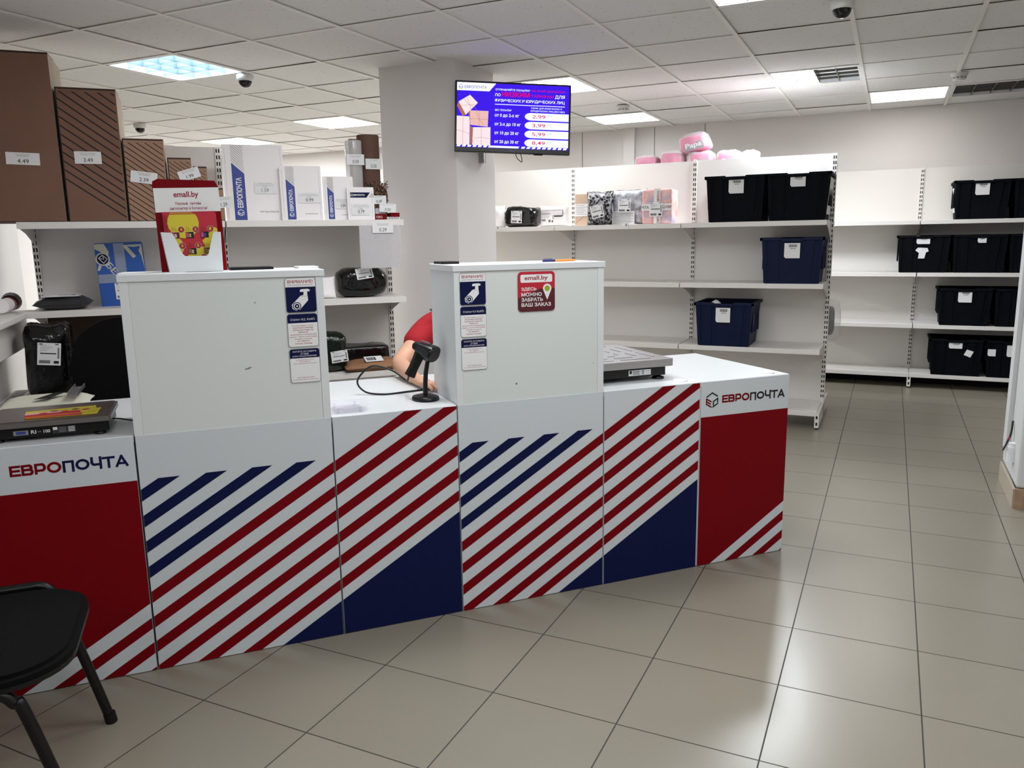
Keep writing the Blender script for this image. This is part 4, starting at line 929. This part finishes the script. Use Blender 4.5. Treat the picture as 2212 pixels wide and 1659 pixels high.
# ------------------------------------------------------------------ things on the hutches
t = cthing('ballpoint_pen', 'orange pen with a dark blue cap lying on the right hutch', 'pen', 1.525, .11, HT, -.06)
MB().tube([(-.02, 0, .0045), (.055, 0, .0045), (.068, 0, .0045)], [.0042, .0042, .0012], ORANGE, 10).build('barrel', t); MB().tube([(-.07, 0, .005), (-.02, 0, .005)], .005, BLUEC, 10).box(-.065, -.03, -.001, .001, .0095, .0115, BLUEC).build('cap', t)
for u, w, a, b, c, mt, nm, lb in ((1.105, .22, .035, .05, .009, BLACK, 'black_case', 'small black case on the back of the right hutch'), (.40, .22, .07, .06, .008, BLACKM, 'notebook', 'flat black notebook beside the leaflet stand'), (.585, .2, .035, .05, .006, PAPER, 'paper_pad', 'small white paper pad on the left hutch')):
    o = MB().rbox(-a, a, -b, b, 0, c, mt, .006).build(nm, None, .001); o.location = cw(u, w, HT); o.rotation_euler = (0, 0, A+.05); tag(o, lb, nm.split('_')[-1])
o = MB().box(-.12, .08, -.08, .08, 0, .0012, PAPER).build('paper_sheet'); o.location = cw(.115, .16, HT); o.rotation_euler = (0, 0, A-.03); tag(o, 'loose paper sheet under the leaflet display stand', 'sheet')
# leaflet display stand
t = cthing('leaflet_stand', 'red and white cardboard leaflet stand on the left hutch', 'display stand', .222, .09, HT+.0013)
LE = Matrix.Rotation(-.022, 4, 'Y') @ Matrix.Rotation(-.08, 4, 'X') @ Matrix.Scale(1.035, 4, (0, 0, 1))
m = MB(); m.T = LE
m.prism([(-.1, .002), (.1, .002), (.098, .265), (.088, .283), (-.083, .29), (-.098, .283), (-.1, .27)], .04, .044, RED, 'y'); m.rect(-.0985, .0985, .188, .262, .0392, PAPER)
m.text('emall.by', -.04, .035, .228, .251, .0388, REDINK, .022); m.text('Первый  онлайн', -.037, .04, .208, .219, .0388, REDINK, .008); m.text('дискаунтер в Беларуси!', -.055, .058, .193, .204, .0388, REDINK, .008)
m.build('backboard', t)
m = MB().poly([(-.075, .0), (.086, .0), (.086, .125), (.066, .126), (.06, .11), (.046, .058), (.04, .05), (-.025, .05), (-.033, .058), (-.052, .112), (-.06, .124), (-.09, .126)], .0, WHITE)
m.add([(-.075, 0, 0), (-.09, 0, .126), (-.094, .04, .126), (-.08, .05, 0)], [(0, 1, 2, 3)], WHITE).add([(.086, 0, 0), (.086, .045, 0), (.088, .04, .125), (.086, 0, .125)], [(0, 1, 2, 3)], WHITE)
m.build('pocket', t)
MB().add([(-.06, .045, 0), (-.06, .2, 0), (-.06, .06, .2)], [(0, 1, 2)], WHITE).add([(.06, .045, 0), (.06, .2, 0), (.06, .06, .2)], [(0, 1, 2)], WHITE).build('strut', t)
for q in range(3):
    m = MB(); m.T = LE @ Matrix.Translation((.002*q-.002, .034-.006*q, .02)); y = -.0012
    m.box(-.078+.004*q, .08, 0, .001, 0, .168-.004*q, LRED); a, b = -.078+.004*q, .08; R = [(a, .001), (b, .001), (b, .166-.004*q), (a, .166-.004*q)]
    def cut(pts):
        for h in ((1, 0, -a), (-1, 0, b), (0, 1, -.001), (0, -1, .166-.004*q)): pts = clip(pts, *h) if len(pts) > 2 else pts
        return pts
    for cx, cz, r_ in ((-.022, .132, .047), (-.062, .06, .035), (.03, .0, .058)):
        p = cut([(cx+r_*math.cos(i*.314), cz+r_*math.sin(i*.314)) for i in range(20)])
        if len(p) > 2: m.poly(p, y, YEL)
    m.poly([(.03, .075), (.07, .118), (.079, .112), (.079, .03), (.05, .03)], y-1e-4, YEL)
    if q == 2:
        for cx, cz, pc in ((-.048, .095, '4'), (-.005, .095, '2'), (.04, .095, '1'), (-.05, .045, '28'), (-.002, .045, '5'), (.045, .045, '7'), (.012, -.0+.008, '4')):
            m.disc(cx+.018, cz+.017, .0098, y-3e-4, PAPER, 18); m.disc(cx+.018, cz+.017, .0093, y-4e-4, REDINK, 18); m.text(pc, cx+.014, cx+.021, cz+.013, cz+.022, y-6e-4, YEL, .02)
            m.box(cx-.013, cx+.011, y-.0003, y-.0002, cz-.01, cz+.009, (DRED, INK, GREYW)[int(cx*1000) % 3]); m.box(cx-.012, cx-.004, y-.0005, y-.0004, cz-.008, cz+.007, (KRAFT, CARD, PINKB)[int(cz*1000) % 3]); m.box(cx-.003, cx+.003, y-.0005, y-.0004, cz-.007, cz+.004, (CARD_P, GREEN, BLUEP)[int(cx*1700) % 3])
            for k in range(4): m.rect(cx-.014+.005*k, cx-.0132+.005*k, cz+.012, cz+.018+.006*((k*3) % 4)/2, y-3e-4, INK)
    L_ = m.build('leaflet'); L_.location = t.location; L_.rotation_euler = t.rotation_euler
    tag(L_, ('back leaflet in the display stand', 'middle leaflet in the display stand', 'front leaflet in the display stand with red price circles')[q], 'leaflet', 'leaflets in the display stand')
# ------------------------------------------------------------------ television
t = thing('television', 'wall television showing the parcel price list beside the pillar', 'television', (-2.205, 4.698, 2.138)); t.rotation_euler = Matrix.Rotation(.533, 4, 'Z').to_euler()
q_ = Matrix.Rotation(.533, 4, 'Z') @ Matrix.Rotation(-.095, 4, 'X') @ Matrix.Rotation(.043, 4, 'Y')
t.rotation_mode = 'QUATERNION'; t.rotation_quaternion = q_.to_quaternion()
W, Hh = .732, .435
MB().box(-W/2, W/2, 0, .03, -Hh/2, Hh/2, BLACK).build('bezel', t, .004)
MB().box(-W/2+.08, W/2-.08, .03, .06, -Hh/2+.04, Hh/2-.06, BLACKM).box(-W/2+.5, -W/2+.56, .006, .02, -Hh/2-.006, -Hh/2, BLACK).build('rear_housing', t, .004)
S0, S1, SB, ST = -W/2+.012, W/2-.012, -Hh/2+.028, Hh/2-.012
def sx(a): return S0+(S1-S0)*a
def sz(b): return ST+(SB-ST)*b
m = MB(); y = -.0006
m.rect(S0, S1, SB, ST, y, S_BG)
def sp(pts, mt, d=1): m.poly([(sx(a), sz(b)) for a, b in pts], y-2e-4*d, mt)
def stx(tx, a0, a1, b0, b1, mt, bold=.0): m.text(tx, sx(a0), sx(a1), sz(b1), sz(b0), y-9e-4, mt, bold)
sp([(0, 0), (.345, 0), (.285, .125), (0, .125)], S_W)
stx('ЕВРОПОЧТА', .066, .262, .045, .09, S_L, .012); emblem(m, sx(.035), sz(.067), .03, y-9e-4, S_L, S_L)
stx('ОТПРАВЛЯЙТЕ ПОСЫЛКИ', .34, .645, .068, .105, S_W, .015); stx('ПО ВСЕЙ БЕЛАРУСИ!', .66, .962, .068, .105, S_M, .015)
stx('ПО', .338, .385, .15, .195, S_W, .015); stx('НИЗКИМ', .396, .645, .12, .198, S_M, .03); stx('ТАРИФАМ', .655, .86, .148, .195, S_M, .005); stx('ДЛЯ', .872, .96, .143, .205, S_W, .015)
stx('ФИЗИЧЕСКИХ И ЮРИДИЧЕСКИХ ЛИЦ', .335, .96, .232, .288, S_W, .015); sp([(.335, .314), (.962, .314), (.962, .324), (.335, .324)], S_W)
stx('ВЕС ПОСЫЛКИ', .338, .484, .392, .422, S_W, .008); stx('ТАРИФ ДЛЯ ФИЗИЧЕСКИХ И', .656, .935, .345, .375, S_W, .01); stx('ЮРИДИЧЕСКИХ ЛИЦ (БЕЗ НДС)', .656, .962, .388, .42, S_W, .01)
for k, (a, b) in enumerate((('от 0 до 2-х кг', '2,99'), ('от 2-х до 10 кг', '3,99'), ('от 10 до 20 кг', '5,99'), ('от 20 до 30 кг', '8,49'))):
    c = .492+.137*k; stx(a, .336, .336+.0155*len(a), c-.03, c+.03, S_W, .015)
    pl = rrect(.605, 1.1, c-.058, c+.058, .057, 8); pl = clip(pl, -1, 0, .999)
    sp([(sx_*1.0, b_) for sx_, b_ in pl], S_W); stx(b, .672, .79, c-.03, c+.035, S_M, .01); stx('руб.', .808, .85, c-.04, c-.005, S_G)
m_st = [(.0 + .047*k) for k in range(6)]+[.575+.047*k for k in range(9)]
for a in m_st: sp([(a+.008, .965), (a+.04, .965), (a+.03, .995), (a-.0+.001, .995)], S_W)
sp([(.29, .965), (.56, .965), (.55, .995), (.28, .995)], S_W)
# wrapped parcels on the screen
for pts, mt in (([(0, .52), (.115, .525), (.115, .965), (0, .965)], S_P), ([(.015, .30), (.115, .19), (.185, .31), (.08, .5)], S_P), ([(.015, .30), (.08, .5), (.05, .52), (.0, .36)], S_B), ([(.115, .43), (.28, .43), (.275, .675), (.12, .655)], S_P2), ([(.145, .69), (.3, .68), (.3, .965), (.14, .965)], S_P), ([(.118, .67), (.145, .69), (.14, .965), (.118, .94)], S_B), ([(.1, .45), (.118, .43), (.12, .655), (.115, .6)], S_B)): sp(pts, mt, 2)
for a in ([(0, .74), (.06, .76), (.12, .8)], [(.055, .53), (.055, .96)], [(.03, .36), (.16, .34)], [(.09, .24), (.13, .43)], [(.12, .56), (.28, .56)], [(.2, .43), (.2, .67)], [(.22, .69), (.22, .96)], [(.16, .86), (.22, .84), (.29, .86)], [(.12, .8), (.15, .93)], [(.06, .25), (.1, .33), (.17, .4), (.19, .55), (.24, .65)]): m.line([(sx(p), sz(b)) for p, b in a], .0016, y-7e-4, S_B)
m.text('KIVI', -.018, .012, -Hh/2+.011, -Hh/2+.017, -.0006, GREYINK); m.build('screen', t)
qi = q_.inverted()
def loc(p): return qi @ (Vector(p)-Vector((-2.205, 4.698, 2.138)))
m = MB(); pa, pb, pcn = loc((-2.556, 4.93, 1.99)), loc((-2.42, 4.93, 1.99)), Vector((-.05, .06, -.06))
m.tube([pa, pb], .02, STEEL, 8).tube([pb, pcn], .018, STEEL, 8)
a0 = loc((-2.556, 4.93, 1.90)); m.tube([a0, loc((-2.556, 4.93, 2.06))], .03, STEEL, 6); m.box(-.12, .02, .06, .066, -.12, .08, STEEL)
m.build('wall_bracket', t); MB().tube([(.02, .03, -.2), (.03, .035, -.235), (.05, .04, -.255), (.065, .04, -.262), (.062, .04, -.235), (.05, .035, -.2)], .0025, BLACK, 6, sub=6).build('cable', t)
# ------------------------------------------------------------------ chairs
t = cthing('visitor_chair', 'black visitor chair in the front left corner of the photo', 'chair', -.362, -.545)
m = MB()
v = []; n = 24
prof = rrect(-.235, .25, -.258, .255, .14, 8)
m.prism(prof, .428, .44, BLACK); m.prism([(p[0]*.985+.002, p[1]*.985) for p in prof], .44, .452, FABRIC); m.prism([(p[0]*.93+.004, p[1]*.93) for p in prof], .452, .462, FABRIC)
m.build('seat', t, .005)
for s in (-1, 1):
    yy = .284 if s > 0 else -.246; zo = 0 if s > 0 else -.03
    f = MB().tube([(-.24, yy, .455+zo), (.05, yy, .455+zo), (.115, yy, .452+zo), (.142, yy, .425+zo), (.155, yy, .38), (.2, yy, .2), (.245, yy, .012)], .0135, BLACK, 12, sub=5); f.tube([(.243, yy, .03), (.2475, yy, .0)], .0165, BLACKM, 12); f.build('front_leg', t)
    MB().tube([(-.18, yy, .44), (-.24, yy, .43), (-.27, yy, .3), (-.33, yy, .0)], .0135, BLACK, 12, sub=4).build('rear_leg', t)
    MB().tube([(-.24, yy, .44), (-.28, yy, .5), (-.31, yy*.97, .65), (-.34, yy*.9, .82)], .0125, BLACK, 12, sub=4).build('back_post', t)
MB().tube([(.12, -.246, .42), (.12, .284, .42)], .01, BLACK, 8).tube([(-.2, -.246, .42), (-.2, .284, .42)], .01, BLACK, 8).build('cross_bar', t)
m = MB(); m.T = Matrix.Translation((-.325, 0, .72)) @ Matrix.Rotation(math.pi/2, 4, 'Z') @ Matrix.Rotation(.1, 4, 'X'); m.rbox(-.225, .225, -.015, .018, -.14, .14, FABRIC, .06, 'y', 6); m.build('backrest', t, .006)
t = cthing('office_chair', 'black high-backed office chair behind the left counter', 'chair', -.06, 1.22, 0, .05)
pr = []
for i in range(33):
    a = math.pi*i/32; pr.append((.262*math.copysign(abs(math.cos(a))**.72, math.cos(a)), .84+.238*abs(math.sin(a))**.8))
pr += [(-.262, .72), (-.245, .62), (-.16, .55), (.16, .55), (.245, .62), (.262, .72)]
m = MB().prism(pr, -.03, .03, FABRIC, 'y'); m.build('backrest', t, .02)
m = MB().rbox(-.24, .24, -.5, -.02, .43, .5, FABRIC, .1); m.build('seat', t, .02); MB().box(-.03, .03, -.05, .06, .44, .62, BLACK).box(-.03, .03, -.25, .03, .4, .43, BLACK).build('back_bracket', t)
MB().tube([(0, -.26, .08), (0, -.26, .42)], .025, BLACK, 14).build('gas_column', t)
for k in range(5):
    a = k*1.2566+.3; c_, s_ = math.cos(a), math.sin(a); MB().tube([(0, -.26, .1), (.28*c_, -.26+.28*s_, .07)], [.026, .016], BLACK, 8).build('base_leg', t)
    MB().tube([(.28*c_-.012*s_, -.26+.28*s_+.012*c_, .027), (.28*c_+.012*s_, -.26+.28*s_-.012*c_, .027)], .027, BLACK, 14).tube([(.28*c_, -.26+.28*s_, .03), (.28*c_, -.26+.28*s_, .075)], .006, BLACK, 8).build('caster', t)
# ------------------------------------------------------------------ person
PU, PW = 1.44, 1.12
t = cthing('person', 'person in a red t-shirt leaning over the counter behind the scanner', 'person', PU, PW)
def skin(name, verts, edges, mt, root=0, levels=2, parent=None):
    me = bpy.data.meshes.new(name); me.from_pydata([(u-PU, w-PW, z) for (u, w, z, r) in verts], edges, []); me.materials.append(mt)
    o = bpy.data.objects.new(name, me); C.objects.link(o); o.parent = parent
    sk = o.modifiers.new('skin', 'SKIN'); sk.use_smooth_shade = True
    for i, (u, w, z, r) in enumerate(verts):
        d = me.skin_vertices[0].data[i]; rr = r if isinstance(r, tuple) else (r, r); d.radius = rr; d.use_root = (i == root)
    s = o.modifiers.new('sub', 'SUBSURF'); s.levels = s.render_levels = levels
    return o
B = [(1.44, 1.17, .54, (.14, .11)), (1.44, 1.14, .68, (.125, .1)), (1.44, 1.06, .84, (.13, .1)), (1.44, .99, .96, (.13, .09)), (1.44, .93, 1.035, .055), (1.43, .895, 1.07, .045),
     (1.42, .86, 1.11, (.06, .07)), (1.42, .835, 1.15, (.072, .085)), (1.42, .835, 1.19, (.07, .08)), (1.42, .84, 1.225, (.045, .05)),
     (1.30, .97, 1.0, .058), (1.225, .94, .985, .054), (1.12, .85, .905, .047), (1.035, .765, .848, .042), (1.026, .66, .842, .041), (1.026, .53, .832, .032), (1.032, .44, .826, .0235), (1.04, .385, .824, (.03, .017)), (1.046, .34, .822, (.034, .014)),
     (1.58, .97, 1.0, .058), (1.655, .94, .985, .054), (1.72, .86, .905, .047), (1.75, .78, .848, .042), (1.68, .66, .842, .038), (1.56, .53, .832, .03), (1.50, .47, .826, .0235), (1.465, .43, .824, (.03, .017)), (1.44, .40, .822, (.032, .014)),
     (1.36, 1.15, .53, .088), (1.34, .95, .545, .078), (1.33, .79, .53, .062), (1.33, .82, .3, .05), (1.33, .86, .09, .036), (1.33, .79, .045, .038), (1.33, .72, .035, .03),
     (1.52, 1.15, .53, .088), (1.54, .95, .545, .078), (1.55, .79, .53, .062), (1.55, .82, .3, .05), (1.55, .86, .09, .036), (1.55, .79, .045, .038), (1.55, .72, .035, .03)]
Ed = [(i, i+1) for i in range(9)]+[(3, 10)]+[(i, i+1) for i in range(10, 18)]+[(3, 19)]+[(i, i+1) for i in range(19, 27)]+[(0, 28)]+[(i, i+1) for i in range(28, 34)]+[(0, 35)]+[(i, i+1) for i in range(35, 41)]
# fingers are chains of the same skin, rooted in the palm
def fingers(verts, edges, palm, d, side, z):
    d = Vector(d).normalized(); s = Vector((-d.y, d.x))*side; base = Vector((verts[palm][0], verts[palm][1]))
    for k, L in enumerate((.062, .072, .068, .052)):
        off = (k-1.5)*.0175; p = base+s*off+d*.022; pv = palm
        for j, (q, dz) in enumerate(((0, 0), (.4, .004), (.75, -.002), (1, -.010))):
            x = p+d*L*q; verts.append((x.x, x.y, z+dz, (.0098, .0088, .0082, .0065)[j])); edges.append((pv, len(verts)-1)); pv = len(verts)-1
    p = base-d*.03-s*.03; pv = palm-1
    for j in range(3):
        x = p+(d*.9-s*.45)*.022*j; verts.append((x.x, x.y, z-.002, (.0115, .0105, .008)[j])); edges.append((pv, len(verts)-1)); pv = len(verts)-1
fingers(B, Ed, 18, (.35, -1), -1, .822); fingers(B, Ed, 27, (-.6, -1), 1, .822)
skin('body', B, Ed, SKIN, 0, 2, t)
SH = [(1.44, 1.17, .56, (.16, .13)), (1.44, 1.14, .68, (.15, .118)), (1.44, 1.06, .84, (.155, .118)), (1.44, .99, .955, (.15, .105)), (1.44, .955, 1.02, (.085, .07)),
      (1.30, .975, 1.0, .075), (1.225, .94, .985, .072), (1.155, .88, .935, .066), (1.105, .838, .897, .062), (1.58, .975, 1.0, .075), (1.655, .94, .985, .072), (1.69, .90, .945, .066), (1.715, .865, .91, .062)]
skin('t_shirt', SH, [(0, 1), (1, 2), (2, 3), (3, 4), (3, 5), (5, 6), (6, 7), (7, 8), (3, 9), (9, 10), (10, 11), (11, 12)], TSHIRT, 0, 2, t)
TR = [(1.44, 1.17, .53, (.165, .125)), (1.36, 1.13, .53, .1), (1.34, .95, .545, .09), (1.33, .79, .53, .075), (1.33, .82, .3, .064), (1.33, .86, .11, .05), (1.52, 1.13, .53, .1), (1.54, .95, .545, .09), (1.55, .79, .53, .075), (1.55, .82, .3, .064), (1.55, .86, .11, .05)]
skin('trousers', TR, [(0, 1), (1, 2), (2, 3), (3, 4), (4, 5), (0, 6), (6, 7), (7, 8), (8, 9), (9, 10)], TROUSER, 0, 2, t)
for x in (1.33, 1.55): m = MB(); blob(m, .09, .24, .08, BLACKM, .6, 0, 5, 1, 10, (x-PU, .79-PW, 0)); m.build('shoe', t)
m = MB(); hc = (1.42-PU, .848-PW)
m.lathe([(.06, 1.07), (.086, 1.11), (.09, 1.16), (.086, 1.2), (.07, 1.235), (.035, 1.255), (.01, 1.258)], HAIR, 20, (hc[0], hc[1]+.018), 1, 1.05)
for k in range(14): a = k*.11; m.tube([(hc[0]-.085+.005*(k % 3), hc[1]+.03*math.cos(a), 1.15), (hc[0]-.13-.004*(k % 4), hc[1]-.0+.03*math.cos(a), 1.10), (hc[0]-.185-.006*(k % 5), hc[1]+.02*math.cos(a), 1.075-.004*(k % 3))], .0035, HAIR, 5, sub=3)
blob(m, .17, .07, .17, HAIR, .7, .012, 30, 3, 12, (hc[0], hc[1]+.085, 1.05))
m.build('hair', t)
m = MB()
for s in (-1, 1): m.lathe([(.001, -.009), (.008, -.005), (.009, 0), (.008, .005), (.001, .009)], PAPER, 10, (hc[0]+s*.028, hc[1]-.072)); m.v = [(x, y, z+1.16) if z < .5 else (x, y, z) for x, y, z in m.v]; m.lathe([(.001, 1.157), (.004, 1.16), (.001, 1.163)], INK, 8, (hc[0]+s*.028, hc[1]-.081))
m.build('eyes', t); m = MB(); blob(m, .022, .03, .036, SKIN, .9, 0, 5, 1, 8, (hc[0], hc[1]-.09, 1.125)); m.build('nose', t); m = MB(); blob(m, .042, .014, .013, CORAL, .9, 0, 5, 1, 8, (hc[0], hc[1]-.078, 1.098)); m.build('mouth', t)
for s in (-1, 1): m = MB(); blob(m, .016, .03, .05, SKIN, .8, 0, 5, 1, 8, (hc[0]+s*.086, hc[1]-.01, 1.13)); m.build('ear', t)
m = MB(); nails = [(1.062, .283, .826), (1.045, .272, .826), (1.078, .29, .826)]
st_ = cthing('stool', 'black round stool under the person in the red t-shirt', 'stool', 1.44, 1.17)
MB().lathe([(.17, .37), (.18, .38), (.18, .405), (.16, .415)], FABRIC, 28).build('seat', st_); MB().tube([(0, 0, .03), (0, 0, .37)], .02, BLACK, 12).build('column', st_); MB().lathe([(.19, 0), (.19, .015), (.03, .04)], BLACK, 28).build('base', st_)
